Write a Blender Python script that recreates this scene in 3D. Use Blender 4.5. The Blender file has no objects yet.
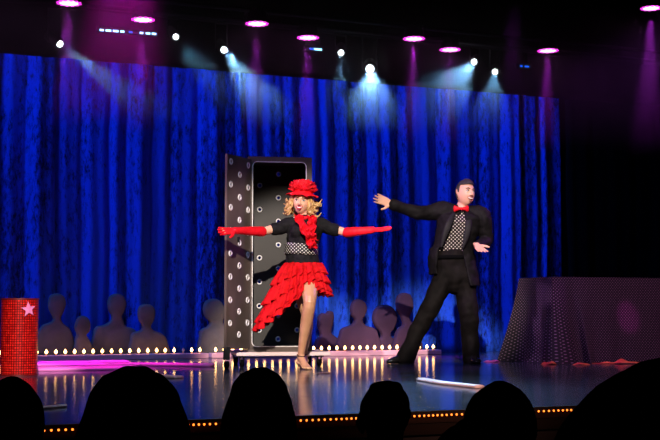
import bpy, bmesh, math, random
from mathutils import Vector, Matrix, Euler, noise
random.seed(7)
PI = math.pi
sc = bpy.context.scene
COL = sc.collection
F = 1200.0
YAW = math.radians(23.0)
PITCH = math.atan(89.0 / F)
CAM = Vector((0, 0, 0.53))
RC = Euler((PI / 2 + PITCH, 0, -YAW)).to_matrix()
HEAD = Vector((math.sin(YAW), math.cos(YAW), 0))

# ------------------------------------------------------------ picture -> place
def ray(px, py):
    return RC @ Vector(((px - 330) / F, (220 - py) / F, -1))
def HP(px, py, d):
    r = ray(px, py); return CAM + r * (d / r.dot(HEAD))
def G(px, py, z=0.0):
    r = ray(px, py); return CAM + r * ((z - CAM.z) / r.z)
def YP(px, py, y):
    r = ray(px, py); return CAM + r * (y / r.y)

# ------------------------------------------------------------ materials
def mat(name, col, rough=0.6, metal=0.0, spec=0.5, emit=None, es=0.0, sheen=0.0, coat=0.0, aniso=0):
    m = bpy.data.materials.new(name); m.use_nodes = True
    b = m.node_tree.nodes['Principled BSDF']
    b.inputs['Base Color'].default_value = (*col, 1)
    b.inputs['Roughness'].default_value = rough
    b.inputs['Metallic'].default_value = metal
    b.inputs['Specular IOR Level'].default_value = spec
    b.inputs['Sheen Weight'].default_value = sheen
    b.inputs['Coat Weight'].default_value = coat
    if emit:
        b.inputs['Emission Color'].default_value = (*emit, 1)
        b.inputs['Emission Strength'].default_value = es
    return m
def nd(m, t, **kw):
    n = m.node_tree.nodes.new(t)
    for k, v in kw.items():
        if k in n.inputs: n.inputs[k].default_value = v
        else: setattr(n, k, v)
    return n
def lk(m, a, b): m.node_tree.links.new(a, b)
def grain(m, c1, c2, scale=20, stretch=(1, 1, 1), bump=0.2, lo=0.35, hi=0.65, detail=4, rough=None, dist=0.02):
    """noise-varied colour and bump"""
    b = m.node_tree.nodes['Principled BSDF']
    tc = nd(m, 'ShaderNodeTexCoord'); mp = nd(m, 'ShaderNodeMapping'); mp.inputs['Scale'].default_value = stretch
    nz = nd(m, 'ShaderNodeTexNoise', Scale=scale, Detail=detail)
    rp = nd(m, 'ShaderNodeValToRGB')
    rp.color_ramp.elements[0].position = lo; rp.color_ramp.elements[0].color = (*c1, 1)
    rp.color_ramp.elements[1].position = hi; rp.color_ramp.elements[1].color = (*c2, 1)
    lk(m, tc.outputs['Object'], mp.inputs[0]); lk(m, mp.outputs[0], nz.inputs['Vector'])
    lk(m, nz.outputs['Fac'], rp.inputs[0]); lk(m, rp.outputs[0], b.inputs['Base Color'])
    if bump:
        bp = nd(m, 'ShaderNodeBump', Strength=bump, Distance=dist)
        lk(m, nz.outputs['Fac'], bp.inputs['Height']); lk(m, bp.outputs[0], b.inputs['Normal'])
    return m
def dots(m, base, dot, pitch, rad, coord='UV', diag=True, mapping=None):
    """a printed polka dot pattern; pitch and radius in metres"""
    b = m.node_tree.nodes['Principled BSDF']
    tc = nd(m, 'ShaderNodeTexCoord'); mp = nd(m, 'ShaderNodeMapping')
    mp.inputs['Scale'].default_value = (1 / pitch,) * 3
    mp.inputs['Rotation'].default_value = mapping or (0, 0, PI / 4 if diag else 0)
    fr = nd(m, 'ShaderNodeVectorMath', operation='FRACTION'); sb = nd(m, 'ShaderNodeVectorMath', operation='SUBTRACT')
    sb.inputs[1].default_value = (0.5, 0.5, 0.5)
    ml = nd(m, 'ShaderNodeVectorMath', operation='MULTIPLY'); ml.inputs[1].default_value = (1, 1, 0)
    ln = nd(m, 'ShaderNodeVectorMath', operation='LENGTH')
    lt = nd(m, 'ShaderNodeMath', operation='LESS_THAN'); lt.inputs[1].default_value = rad / pitch
    mx = nd(m, 'ShaderNodeMix', data_type='RGBA')
    mx.inputs[6].default_value = (*base, 1); mx.inputs[7].default_value = (*dot, 1)
    lk(m, tc.outputs[coord], mp.inputs[0]); lk(m, mp.outputs[0], fr.inputs[0]); lk(m, fr.outputs[0], sb.inputs[0])
    lk(m, sb.outputs[0], ml.inputs[0]); lk(m, ml.outputs[0], ln.inputs[0]); lk(m, ln.outputs['Value'], lt.inputs[0])
    lk(m, lt.outputs[0], mx.inputs[0]); lk(m, mx.outputs[2], b.inputs['Base Color'])
    return m

M = {}
M['skin'] = mat('skin', (0.76, 0.42, 0.29), 0.5, spec=0.3)
M['skin_leg'] = grain(mat('stocking', (0.62, 0.33, 0.17), 0.4), (0.50, 0.25, 0.13), (0.60, 0.32, 0.18), 6, bump=0)
M['lip'] = mat('lip', (0.55, 0.04, 0.06), 0.35)
M['mouth'] = mat('mouth_dark', (0.12, 0.01, 0.015), 0.6)
M['teeth'] = mat('teeth', (0.85, 0.82, 0.75), 0.3)
M['eye'] = mat('eye_white', (0.8, 0.8, 0.8), 0.2)
M['iris'] = mat('iris', (0.03, 0.02, 0.015), 0.2)
M['brow'] = mat('eyebrow', (0.05, 0.03, 0.02), 0.8)
M['hair_m'] = grain(mat('short_dark_hair', (0.04, 0.035, 0.035), 0.55), (0.008, 0.007, 0.008), (0.05, 0.045, 0.045), 90, bump=0.5)
M['hair_w'] = grain(mat('blonde_hair', (0.6, 0.35, 0.12), 0.42), (0.30, 0.13, 0.035), (0.78, 0.50, 0.20), 60, (1, 1, .4), bump=0.4)
M['black_suit'] = grain(mat('black_suit', (0.012, 0.011, 0.012), 0.7, spec=0.15), (0.0035, 0.003, 0.0038), (0.0075, 0.0062, 0.0075), 25, bump=0.1)
M['trousers'] = grain(mat('black_trousers', (0.012, 0.01, 0.01), 0.75, spec=0.12), (0.003, 0.0022, 0.0022), (0.007, 0.0052, 0.005), 18, bump=0.1)
M['black_knit'] = grain(mat('black_knit', (0.012, 0.012, 0.014), 0.75, spec=0.12), (0.006, 0.006, 0.007), (0.013, 0.012, 0.014), 40, bump=0.15)
M['shirt'] = dots(mat('spotted_shirt', (0.02, 0.02, 0.02), 0.8, spec=.1), (0.020, 0.017, 0.016), (0.60, 0.54, 0.48), 0.0255, 0.0062, 'Object', mapping=(PI / 2, 0, PI / 4))
M['belt_dots'] = dots(mat('spotted_belt', (0.02, 0.02, 0.02), 0.6), (0.012, 0.012, 0.012), (0.8, 0.78, 0.72), 0.022, 0.0050)
M['red'] = grain(mat('red_satin', (0.75, 0.01, 0.015), 0.5, spec=0.2), (0.60, 0.005, 0.012), (0.85, 0.010, 0.024), 14, bump=0.1)
M['red_cloth'] = grain(mat('red_chiffon', (0.7, 0.01, 0.015), 0.7, spec=0.1), (0.42, 0.003, 0.005), (0.68, 0.006, 0.010), 22, bump=0.3)
M['shoe_w'] = mat('nude_shoe', (0.72, 0.42, 0.22), 0.3)
M['strap'] = mat('dark_strap', (0.03, 0.015, 0.01), 0.4)
M['shoe_m'] = mat('black_shoe', (0.012, 0.011, 0.011), 0.15)
M['pearl'] = mat('pearl', (0.85, 0.82, 0.78), 0.15)
M['black'] = mat('matt_black', (0.004, 0.004, 0.0045), 1.0, spec=0.0)
M['black_metal'] = mat('black_metal', (0.010, 0.010, 0.011), 0.6, spec=0.15)
M['cab'] = grain(mat('brown_grey_laminate', (0.09, 0.07, 0.06), 0.32), (0.060, 0.045, 0.040), (0.13, 0.10, 0.088), 3.5, (1, 1, .5), bump=0.03, lo=.3, hi=.7, detail=8)
M['cab_in'] = grain(mat('dark_laminate', (0.03, 0.028, 0.028), 0.45), (0.007, 0.0068, 0.007), (0.016, 0.015, 0.015), 4, bump=0.03)
M['ring'] = mat('white_ring', (0.82, 0.80, 0.84), 0.3)
M['trimw'] = mat('white_edging', (0.8, 0.78, 0.8), 0.35)
M['board'] = mat('pale_pink_board', (0.75, 0.58, 0.60), 0.45)
M['footbar'] = grain(mat('pink_painted_wood', (0.7, 0.5, 0.6), 0.4), (0.72, 0.26, 0.42), (0.80, 0.50, 0.58), 2.0, (1, .2, .2), bump=0)
M['bulb'] = mat('lit_bulb', (1, .8, .5), 0.3, emit=(1.0, 0.50, 0.15), es=14)
M['bulb_core'] = mat('lit_core', (1, .8, .5), 0.3, emit=(1.0, 0.75, 0.45), es=60)
M['bulb_off'] = mat('unlit_bulb', (0.5, 0.4, 0.45), 0.15)
M['socket'] = mat('bulb_socket', (0.55, 0.35, 0.2), 0.4)
M['amber'] = mat('amber_bulb', (1, .5, .1), 0.3, emit=(1.0, 0.20, 0.02), es=3.0)
M['rope'] = mat('dark_rail', (0.03, 0.012, 0.008), 0.9, spec=0.05)
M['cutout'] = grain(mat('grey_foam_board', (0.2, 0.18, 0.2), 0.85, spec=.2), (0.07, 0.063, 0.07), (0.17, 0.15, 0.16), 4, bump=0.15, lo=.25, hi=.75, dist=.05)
M['cutout_purple_lit'] = grain(mat('foam_board_purple_lit', (0.1, 0.07, 0.1), 0.85, spec=.2), (0.032, 0.014, 0.038), (0.060, 0.028, 0.068), 4, bump=0.15, lo=.25, hi=.75, dist=.05)  # grey foam with that side's purple light tinted into its colour
M['star'] = mat('pink_star', (0.95, 0.28, 0.55), 0.4)
M['stick'] = mat('peach_ribbon', (0.85, 0.42, 0.32), 0.5)
M['magenta'] = mat('magenta_lit_panel', (0.85, 0.22, 0.62), 0.5)  # pale board with the magenta light mixed into its colour
M['scrap'] = grain(mat('red_fabric_scrap', (0.8, 0.08, 0.06), 0.6), (0.7, 0.02, 0.05), (0.9, 0.22, 0.06), 12, bump=0.2)
M['aud'] = mat('silhouette_body', (0.003, 0.003, 0.0035), 1.0, spec=0.0)  # skin and clothes alike near black: the unlit silhouette is in the colour
M['aud_hair'] = mat('silhouette_hair', (0.003, 0.0025, 0.003), 1.0, spec=0.0)  # hair darkened the same way, lack of light put into the colour

# mirror-tile drum: brick texture of red tiles with individual tilt
m = mat('red_mirror_tiles', (0.7, 0.01, 0.01), 0.28, metal=0.1); M['tiles'] = m
b = m.node_tree.nodes['Principled BSDF']
tc = nd(m, 'ShaderNodeTexCoord'); br = nd(m, 'ShaderNodeTexBrick', Scale=1.0)
br.offset = 0.0; br.inputs['Brick Width'].default_value = 0.0195; br.inputs['Row Height'].default_value = 0.0195
br.inputs['Mortar Size'].default_value = 0.0028; br.inputs['Mortar Smooth'].default_value = 0.1
br.inputs['Color1'].default_value = (0.95, 0.02, 0.012, 1); br.inputs['Color2'].default_value = (0.50, 0.006, 0.006, 1); br.inputs['Mortar'].default_value = (0.06, 0.0, 0.0, 1)
lk(m, tc.outputs['UV'], br.inputs['Vector']); lk(m, br.outputs['Color'], b.inputs['Base Color'])

# crushed velvet
m = mat('blue_crushed_velvet', (0.01, 0.04, 0.6), 0.75, spec=0.15, sheen=0.25); M['velvet'] = m
b = m.node_tree.nodes['Principled BSDF']
b.inputs['Sheen Tint'].default_value = (0.1, 0.25, 1, 1)
tc = nd(m, 'ShaderNodeTexCoord')
mp = nd(m, 'ShaderNodeMapping'); mp.inputs['Scale'].default_value = (1, 1, 0.33)
lk(m, tc.outputs['Object'], mp.inputs[0])
n1 = nd(m, 'ShaderNodeTexNoise', Scale=24.0, Detail=6.0, Roughness=0.75, Distortion=0.15)
mp2 = nd(m, 'ShaderNodeMapping'); mp2.inputs['Scale'].default_value = (1, 1, 0.12)
lk(m, tc.outputs['Object'], mp2.inputs[0])
n2 = nd(m, 'ShaderNodeTexNoise', Scale=2.6, Detail=2.0)
lk(m, mp.outputs[0], n1.inputs['Vector']); lk(m, mp2.outputs[0], n2.inputs['Vector'])
ad = nd(m, 'ShaderNodeMath', operation='MULTIPLY_ADD'); ad.inputs[1].default_value = 0.55
lk(m, n2.outputs['Fac'], ad.inputs[0]); lk(m, n1.outputs['Fac'], ad.inputs[2])
rp = nd(m, 'ShaderNodeValToRGB'); e = rp.color_ramp.elements
e[0].position = 0.62; e[0].color = (0.002, 0.006, 0.06, 1)
e[1].position = 0.80; e[1].color = (0.012, 0.075, 0.62, 1)
lk(m, ad.outputs[0], rp.inputs[0]); lk(m, rp.outputs[0], b.inputs['Base Color'])
bp = nd(m, 'ShaderNodeBump', Strength=0.5, Distance=0.03)
lk(m, n1.outputs['Fac'], bp.inputs['Height']); lk(m, bp.outputs[0], b.inputs['Normal'])

# polished stage floor
m = mat('polished_black_floor', (0.05, 0.06, 0.08), 0.12, spec=0.6); M['floor'] = m
b = m.node_tree.nodes['Principled BSDF']
tc = nd(m, 'ShaderNodeTexCoord')
mp = nd(m, 'ShaderNodeMapping'); mp.inputs['Scale'].default_value = (0.4, 1.6, 1)
nz = nd(m, 'ShaderNodeTexNoise', Scale=3.0, Detail=5.0)
rp = nd(m, 'ShaderNodeMapRange'); rp.inputs['To Min'].default_value = 0.06; rp.inputs['To Max'].default_value = 0.19
lk(m, tc.outputs['Object'], mp.inputs[0]); lk(m, mp.outputs[0], nz.inputs['Vector']); lk(m, nz.outputs['Fac'], rp.inputs[0]); lk(m, rp.outputs[0], b.inputs['Roughness'])
n3 = nd(m, 'ShaderNodeTexNoise', Scale=18.0, Detail=2.0)
bp = nd(m, 'ShaderNodeBump', Strength=0.06, Distance=0.01)
lk(m, mp.outputs[0], n3.inputs['Vector']); lk(m, n3.outputs['Fac'], bp.inputs['Height']); lk(m, bp.outputs[0], b.inputs['Normal'])

M['cloth'] = dots(mat('spotted_tablecloth', (0.02, 0.01, 0.02), 0.7), (0.014, 0.007, 0.014), (0.32, 0.22, 0.27), 0.0225, 0.0046)
M['lens_pink'] = mat('magenta_led_lens', (0.2, 0, 0.2), 0.2, emit=(1.0, 0.36, 0.92), es=3.2)
M['lens_pink2'] = mat('magenta_led_cell', (0.2, 0, 0.2), 0.2, emit=(1.0, 0.04, 0.85), es=1.6)
M['lens_white'] = mat('white_lamp_lens', (1, 1, 1), 0.2, emit=(0.85, 0.96, 1.0), es=5)
M['lens_blue'] = mat('blue_led_strip_cell', (0, 0, .2), 0.2, emit=(0.30, 0.70, 1.0), es=3.5)
M['lens_blue2'] = mat('dim_blue_led', (0, 0, .2), 0.2, emit=(0.01, 0.12, 0.9), es=1.2)

# ------------------------------------------------------------ object helpers
def wm(o):
    mt = o.matrix_basis.copy(); p = o.parent
    while p: mt = p.matrix_basis @ mt; p = p.parent
    return mt
def tag(o, label=None, cat=None, group=None, kind=None):
    if label: o['label'] = label
    if cat: o['category'] = cat
    if group: o['group'] = group
    if kind: o['kind'] = kind
    return o
def thing(name, label, cat, loc, rz=0.0, group=None):
    o = bpy.data.objects.new(name, None); COL.objects.link(o); o.empty_display_size = 0.1
    o.location = loc; o.rotation_euler = (0, 0, rz)
    return tag(o, label, cat, group)
def obj(name, bm, mt, parent=None, local=False, smooth=True, origin=None):
    """link bm (world coordinates unless local) as one object; bm may be a Mesh"""
    if isinstance(bm, bpy.types.Mesh): me = bm
    else:
        me = bpy.data.meshes.new(name); bmesh.ops.recalc_face_normals(bm, faces=bm.faces[:]); bm.to_mesh(me); bm.free()
    o = bpy.data.objects.new(name, me); COL.objects.link(o)
    if parent is not None:
        o.parent = parent
        if not local: me.transform(wm(parent).inverted())
    elif origin is not None:
        me.transform(Matrix.Translation(-Vector(origin))); o.location = origin
    if not me.materials:
        for x in (mt if isinstance(mt, (list, tuple)) else [mt]): me.materials.append(x)
    if smooth:
        me.polygons.foreach_set('use_smooth', [True] * len(me.polygons))
    return o
def autosharp(o, deg=35):
    me = o.data
    try: me.set_sharp_from_angle(angle=math.radians(deg))
    except Exception: pass
    return o
def structure(name, bm, mt):
    o = obj(name, bm, mt, smooth=False); o['kind'] = 'structure'; return o
def box(bm, c, s, rot=None, bev=0.0):
    r = bmesh.ops.create_cube(bm, size=1.0)
    vs = r['verts']
    mt = Matrix.Translation(Vector(c)) @ ((rot.to_4x4() if rot is not None else Matrix.Identity(4))) @ Matrix.Diagonal((s[0], s[1], s[2], 1))
    bmesh.ops.transform(bm, matrix=mt, verts=vs)
    if bev > 0:
        es = list({e for v in vs for e in v.link_edges})
        bmesh.ops.bevel(bm, geom=es, offset=bev, segments=2, affect='EDGES', profile=0.5)
    return bm
def cyl(bm, a, b_, r1, r2=None, n=16, caps=True):
    a = Vector(a); b_ = Vector(b_); d = b_ - a
    q = d.to_track_quat('Z', 'Y').to_matrix().to_4x4()
    bmesh.ops.create_cone(bm, cap_ends=caps, segments=n, radius1=r1, radius2=r1 if r2 is None else r2, depth=d.length,
                          matrix=Matrix.Translation((a + b_) / 2) @ q)
    return bm
def ball(bm, c, r, n=12, rot=None):
    r = (r, r, r) if not hasattr(r, '__len__') else r
    bmesh.ops.create_uvsphere(bm, u_segments=n, v_segments=max(6, n * 2 // 3), radius=1.0,
        matrix=Matrix.Translation(Vector(c)) @ (rot.to_4x4() if rot is not None else Matrix.Identity(4)) @ Matrix.Diagonal((*r, 1)))
    return bm
def cr(ps, sub):
    """Catmull-Rom through a list of tuples"""
    out = []; n = len(ps)
    for i in range(n - 1):
        p0, p1, p2, p3 = ps[max(i - 1, 0)], ps[i], ps[i + 1], ps[min(i + 2, n - 1)]
        for k in range(sub):
            t = k / sub
            out.append(tuple(0.5 * ((2 * b) + (-a + c) * t + (2 * a - 5 * b + 4 * c - d) * t * t + (-a + 3 * b - 3 * c + d) * t ** 3)
                             for a, b, c, d in zip(p0, p1, p2, p3)))
    out.append(tuple(ps[-1])); return out
def tube(bm, pts, rads, ref=(0, 1, 0), n=14, sub=4, round_ends=True, arc=None, wob=None):
    """loft of ellipses along a smooth path: rads are r or (across, along ref)"""
    rr = [(r, r) if not hasattr(r, '__len__') else r for r in rads]
    seq = cr([(*p, *r) for p, r in zip(pts, rr)], sub)
    P = [Vector(s[:3]) for s in seq]; R = [s[3:5] for s in seq]
    ref = Vector(ref); rings = []
    L = len(P)
    frames = []
    for i in range(L):
        t = (P[min(i + 1, L - 1)] - P[max(i - 1, 0)]).normalized()
        s = ref.cross(t)
        if s.length < 1e-3: s = Vector((1, 0, 0)).cross(t)
        s.normalize(); u = t.cross(s).normalized(); frames.append((t, s, u))
    ext = []
    if round_ends:
        t, s, u = frames[0]; r = min(R[0])
        for a in (0.15, 0.45, 0.75):
            c = math.cos(a * PI / 2 - 0); ext.append((P[0] - t * r * math.sin((1 - a) * PI / 2), (R[0][0] * math.sin(a * PI / 2), R[0][1] * math.sin(a * PI / 2)), frames[0]))
    body = [(P[i], R[i], frames[i]) for i in range(L)]
    tail = []
    if round_ends:
        t, s, u = frames[-1]; r = min(R[-1])
        for a in (0.75, 0.45, 0.15):
            tail.append((P[-1] + t * r * math.sin((1 - a) * PI / 2), (R[-1][0] * math.sin(a * PI / 2), R[-1][1] * math.sin(a * PI / 2)), frames[-1]))
    allr = ext + body + tail
    for j, (p, r, (t, s, u)) in enumerate(allr):
        ring = []
        for k in range(n):
            a = 2 * PI * k / n
            w = wob(j / (len(allr) - 1), a) if wob else 1.0
            ring.append(bm.verts.new(p + s * (math.cos(a) * r[0] * w) + u * (math.sin(a) * r[1] * w)))
        rings.append(ring)
    for A, B in zip(rings, rings[1:]):
        for k in range(n): bm.faces.new((A[k], A[(k + 1) % n], B[(k + 1) % n], B[k]))
    bm.faces.new(rings[0][::-1]); bm.faces.new(rings[-1])
    return bm
def remesh(bm, voxel=0.006, smooth=2, fac=0.5):
    bmesh.ops.recalc_face_normals(bm, faces=bm.faces[:])
    me = bpy.data.meshes.new('tmp'); bm.to_mesh(me); bm.free()
    o = bpy.data.objects.new('tmp', me); COL.objects.link(o)
    md = o.modifiers.new('r', 'REMESH'); md.mode = 'VOXEL'; md.voxel_size = voxel; md.use_smooth_shade = True
    if smooth:
        s = o.modifiers.new('s', 'SMOOTH'); s.factor = fac; s.iterations = smooth
    dg = bpy.context.evaluated_depsgraph_get(); dg.update()
    out = bpy.data.meshes.new_from_object(o.evaluated_get(dg))
    bpy.data.objects.remove(o); bpy.data.meshes.remove(me)
    return out
def wrinkle(me, amp, scale, stretch=(1, 1, 1), seed=0.0):
    ns = [v.normal.copy() for v in me.vertices]
    for v, n_ in zip(me.vertices, ns):
        q = Vector((v.co.x * stretch[0], v.co.y * stretch[1], v.co.z * stretch[2])) * scale + Vector((seed, seed * 2, seed * 3))
        v.co += n_ * (noise.noise(q) + 0.5 * noise.noise(q * 2.1)) * amp
    return me
def sheet(bm, fn, nu, nv, closed_u=False, uv=None, mi=0):
    """grid surface fn(u,v)->point"""
    vs = [[bm.verts.new(fn(i / nu, j / nv)) for i in range(nu + (0 if closed_u else 1))] for j in range(nv + 1)]
    lay = bm.loops.layers.uv.verify() if uv else None
    for j in range(nv):
        for i in range(nu):
            i2 = (i + 1) % nu if closed_u else i + 1
            f = bm.faces.new((vs[j][i], vs[j][i2], vs[j + 1][i2], vs[j + 1][i])); f.material_index = mi
            if uv:
                for l, (a, c) in zip(f.loops, ((i, j), (i + 1, j), (i + 1, j + 1), (i, j + 1))): l[lay].uv = uv(a / nu, c / nv)
    return vs
def solid(o, th, off=0):
    m_ = o.modifiers.new('thickness', 'SOLIDIFY'); m_.thickness = th; m_.offset = off; return o
def extrude_outline(bm, pts, y0, y1, bev=0.0):
    """closed outline in x,z made solid from y0 to y1"""
    n = len(pts)
    A = [bm.verts.new((x, y0, z)) for x, z in pts]; f = bm.faces.new(A)
    r = bmesh.ops.extrude_face_region(bm, geom=[f])
    bmesh.ops.translate(bm, vec=(0, y1 - y0, 0), verts=[g for g in r['geom'] if isinstance(g, bmesh.types.BMVert)])
    if bev:
        es = [e for e in bm.edges if len({round(v.co.y, 5) for v in e.verts}) == 1]
        bmesh.ops.bevel(bm, geom=es, offset=bev, segments=3, affect='EDGES', profile=0.5)
    return bm

# ------------------------------------------------------------ the setting
def quadbox(x0, x1, y0, y1, z0, z1):
    return box(bmesh.new(), ((x0 + x1) / 2, (y0 + y1) / 2, (z0 + z1) / 2), (x1 - x0, y1 - y0, z1 - z0))
EDGE_Y = 5.59; XL, XR = -4.5, 13.0; YB = 15.0; ZC = 5.6; ZP = -1.08
structure('floor', quadbox(XL, XR, EDGE_Y, YB, -0.12, 0), M['floor'])
structure('wall_stage_front', quadbox(XL, XR, EDGE_Y + 0.02, EDGE_Y + 0.2, ZP - 0.1, -0.12), mat('dark_brown_fascia', (0.05, 0.018, 0.012), 0.6))
structure('trim_1', quadbox(XL, XR, EDGE_Y - 0.001, EDGE_Y + 0.03, -0.12, 0.0015), M['rope'])
structure('wall_back', quadbox(XL, XR, YB, YB + 0.1, -0.12, ZC), M['black'])
structure('wall_left', quadbox(XL - 0.1, XL, -0.6, YB, ZP - 0.1, ZC), M['black'])
structure('wall_right', quadbox(XR, XR + 0.1, -0.6, YB, ZP - 0.1, ZC), M['black'])
structure('ceiling', quadbox(XL, XR, EDGE_Y, YB, ZC, ZC + 0.1), M['black'])
def rake(y): return -0.74 - 0.06 * y
bm = bmesh.new()
vs = [bm.verts.new(p) for p in ((XL, -0.6, rake(-0.6)), (XR, -0.6, rake(-0.6)), (XR, EDGE_Y + 0.1, rake(EDGE_Y + .1)), (XL, EDGE_Y + 0.1, rake(EDGE_Y + .1)))]
f = bm.faces.new(vs); r = bmesh.ops.extrude_face_region(bm, geom=[f]); bmesh.ops.translate(bm, vec=(0, 0, -0.1), verts=[g for g in r['geom'] if isinstance(g, bmesh.types.BMVert)])
structure('floor_auditorium', bm, M['black'])

# ------------------------------------------------------------ curtain
CY = 13.15
X_CE = YP(558, 200, CY).x
def curtain(name, x0, x1, y, z0, z1, mt, seed, amp=0.085, den=90, label='', cat='curtain', straight=False):
    rnd = random.Random(seed)
    # irregular pleats: cumulative widths
    xs = [0.0]
    while xs[-1] < (x1 - x0): xs.append(xs[-1] + rnd.uniform(0.10, 0.34))
    am = [rnd.uniform(0.35, 1.0) for _ in xs]
    import bisect
    def fold(s):
        i = max(0, min(len(xs) - 2, bisect.bisect_right(xs, s) - 1)); t = (s - xs[i]) / (xs[i + 1] - xs[i])
        w = math.sin(PI * t) ** 0.42 if 0.002 < t < 0.998 else 0.0
        return am[i] * w + 0.12 * math.sin(s * 41 + i) * am[i]
    nu = int((x1 - x0) * den / 2.2); nv = 30
    bm = bmesh.new()
    def fn(u, v):
        s = u * (x1 - x0); z = z1 + (z0 - z1) * v
        sway = 0.035 * noise.noise(Vector((s * 1.3, z * 0.6, seed))) + 0.012 * noise.noise(Vector((s * 6, z * 2.2, seed)))
        a = amp * (0.75 + 0.35 * v)
        d = fold(s + 0.04 * noise.noise(Vector((s * .8, z * .7, 3 + seed))))
        return (x0 + s + sway, y - a * d + sway * 0.5, z)
    sheet(bm, fn, nu, nv)
    o = obj(name, bm, mt, origin=((x0 + x1) / 2, y, z0)); solid(o, 0.004)
    return tag(o, label, cat)
curtain('stage_curtain', XL + 0.1, X_CE, CY, 0.001, 3.42, M['velvet'], 3, amp=0.18, den=150, label='blue crushed velvet curtain hanging in folds across the back of the stage')
BY = 11.92
curtain('border_curtain', XL + 0.1, XR - 0.1, BY, 3.02, 5.4, M['black'], 9, amp=0.04, den=30, label='black border curtain hanging above the blue velvet curtain')
bm = bmesh.new()
curtain('leg_curtain', X_CE + 0.06, XR - 0.1, CY - 0.1, 0.001, 3.42, M['black'], 21, amp=0.06, den=40, label='black side curtain hanging to the right of the blue velvet')

# ------------------------------------------------------------ footlight bars
FY = 12.5
def bulb_profile(bm, c, r, h, n=10):
    prof = [(0.0, 0.35), (0.12, 0.62), (0.32, 1.0), (0.52, 0.86), (0.75, 0.42), (0.92, 0.14), (1.0, 0.02)]
    rings = [[bm.verts.new((c[0] + math.cos(2 * PI * k / n) * r * w, c[1] + math.sin(2 * PI * k / n) * r * w, c[2] + h * t)) for k in range(n)] for t, w in prof]
    for A, B in zip(rings, rings[1:]):
        for k in range(n): bm.faces.new((A[k], A[(k + 1) % n], B[(k + 1) % n], B[k]))
    bm.faces.new(rings[0][::-1]); bm.faces.new(rings[-1]); return bm
BX = [YP(px, 345, FY).x for px in (37.5, 47, 56.6, 66, 75.3, 84.6, 93.8, 103, 112.3, 121.5, 130.5, 139.5, 148.6, 157.5, 166, 175, 184, 192.5, 200.7,
      216.5, 225, 233.5, 242, 249.5, 257.5, 265.5, 273.5, 281.5, 289.5, 297.5, 306, 314.7, 322.5, 330.2, 338, 346, 353.7, 361, 368.4, 375.7, 383.3, 390.8, 398.2, 405.4, 413, 420.5, 428, 434.5)]
bx_off = YP(184, 345, FY).x
def foot_bar(px0, px1, label, extra=()):
    x0 = YP(px0, 355, FY).x; x1 = YP(px1, 355, FY).x
    t = thing('footlight_bar', label, 'footlights', ((x0 + x1) / 2, FY, 0), group=None)
    box_bm = box(bmesh.new(), ((x0 + x1) / 2, FY + 0.05, 0.0275), (x1 - x0, 0.13, 0.055), bev=0.008)
    obj('housing', box_bm, M['footbar'], t, smooth=False)
    for x in list(extra) + BX:
        if not (x0 < x < x1): continue
        off = abs(x - bx_off) < 0.01
        sk = bmesh.new(); cyl(sk, (x, FY + 0.03, 0.05), (x, FY + 0.03, 0.074), 0.009, 0.006, n=8)
        bl = bulb_profile(bmesh.new(), (x, FY + 0.03, 0.072), 0.0165, 0.046)
        bo = obj('bulb', bl, M['bulb_off'] if off else M['bulb'], t)
        if off: bo['label'] = 'unlit bulb'
        obj('socket', sk, M['socket'], bo)
    return t
foot_bar(-60, 208.5, 'pink painted bar of lit candle-shaped bulbs left of the perforated cabinet', [YP(p, 345, FY).x for p in (28, 18.5, 9, 0)])
foot_bar(211.5, 309, 'short footlight bar running behind the perforated cabinet')
foot_bar(311, 441, 'pink bar of lit candle-shaped bulbs between the dancer and the man')

# ------------------------------------------------------------ stage edge light string
t = thing('light_string', 'string of small amber bulbs along the front edge of the stage', 'string lights', (YP(330, 418, EDGE_Y).x, EDGE_Y - 0.02, -0.05))
xa = YP(30, 434, EDGE_Y - .02).x; xb = YP(600, 410, EDGE_Y - .02).x
rail = bmesh.new(); cyl(rail, (xa - 1.5, EDGE_Y - 0.012, -0.020), (xb + 1.5, EDGE_Y - 0.012, -0.020), 0.005, n=8)
rail2 = box(bmesh.new(), ((xa + xb) / 2, EDGE_Y - 0.004, -0.034), (xb - xa + 3, 0.006, 0.05))
obj('cable', rail, M['rope'], t); obj('rail', rail2, M['rope'], t, smooth=False)
x = xa
k = 0
vis = [(38, 580)]
while x < xb:
    d = Vector((x, EDGE_Y - .02, -.05)) - CAM
    v = RC.transposed() @ d; px = 330 + F * v.x / -v.z
    if any(a <= px <= b_ for a, b_ in vis):
        bb = ball(bmesh.new(), (x, EDGE_Y - 0.021, -0.020), 0.0055, 8)
        obj('bulb', bb, M['amber'], t)
    k += 1
    x += 0.0292 + 0.0035 * math.sin(k * 12.9898)

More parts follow.
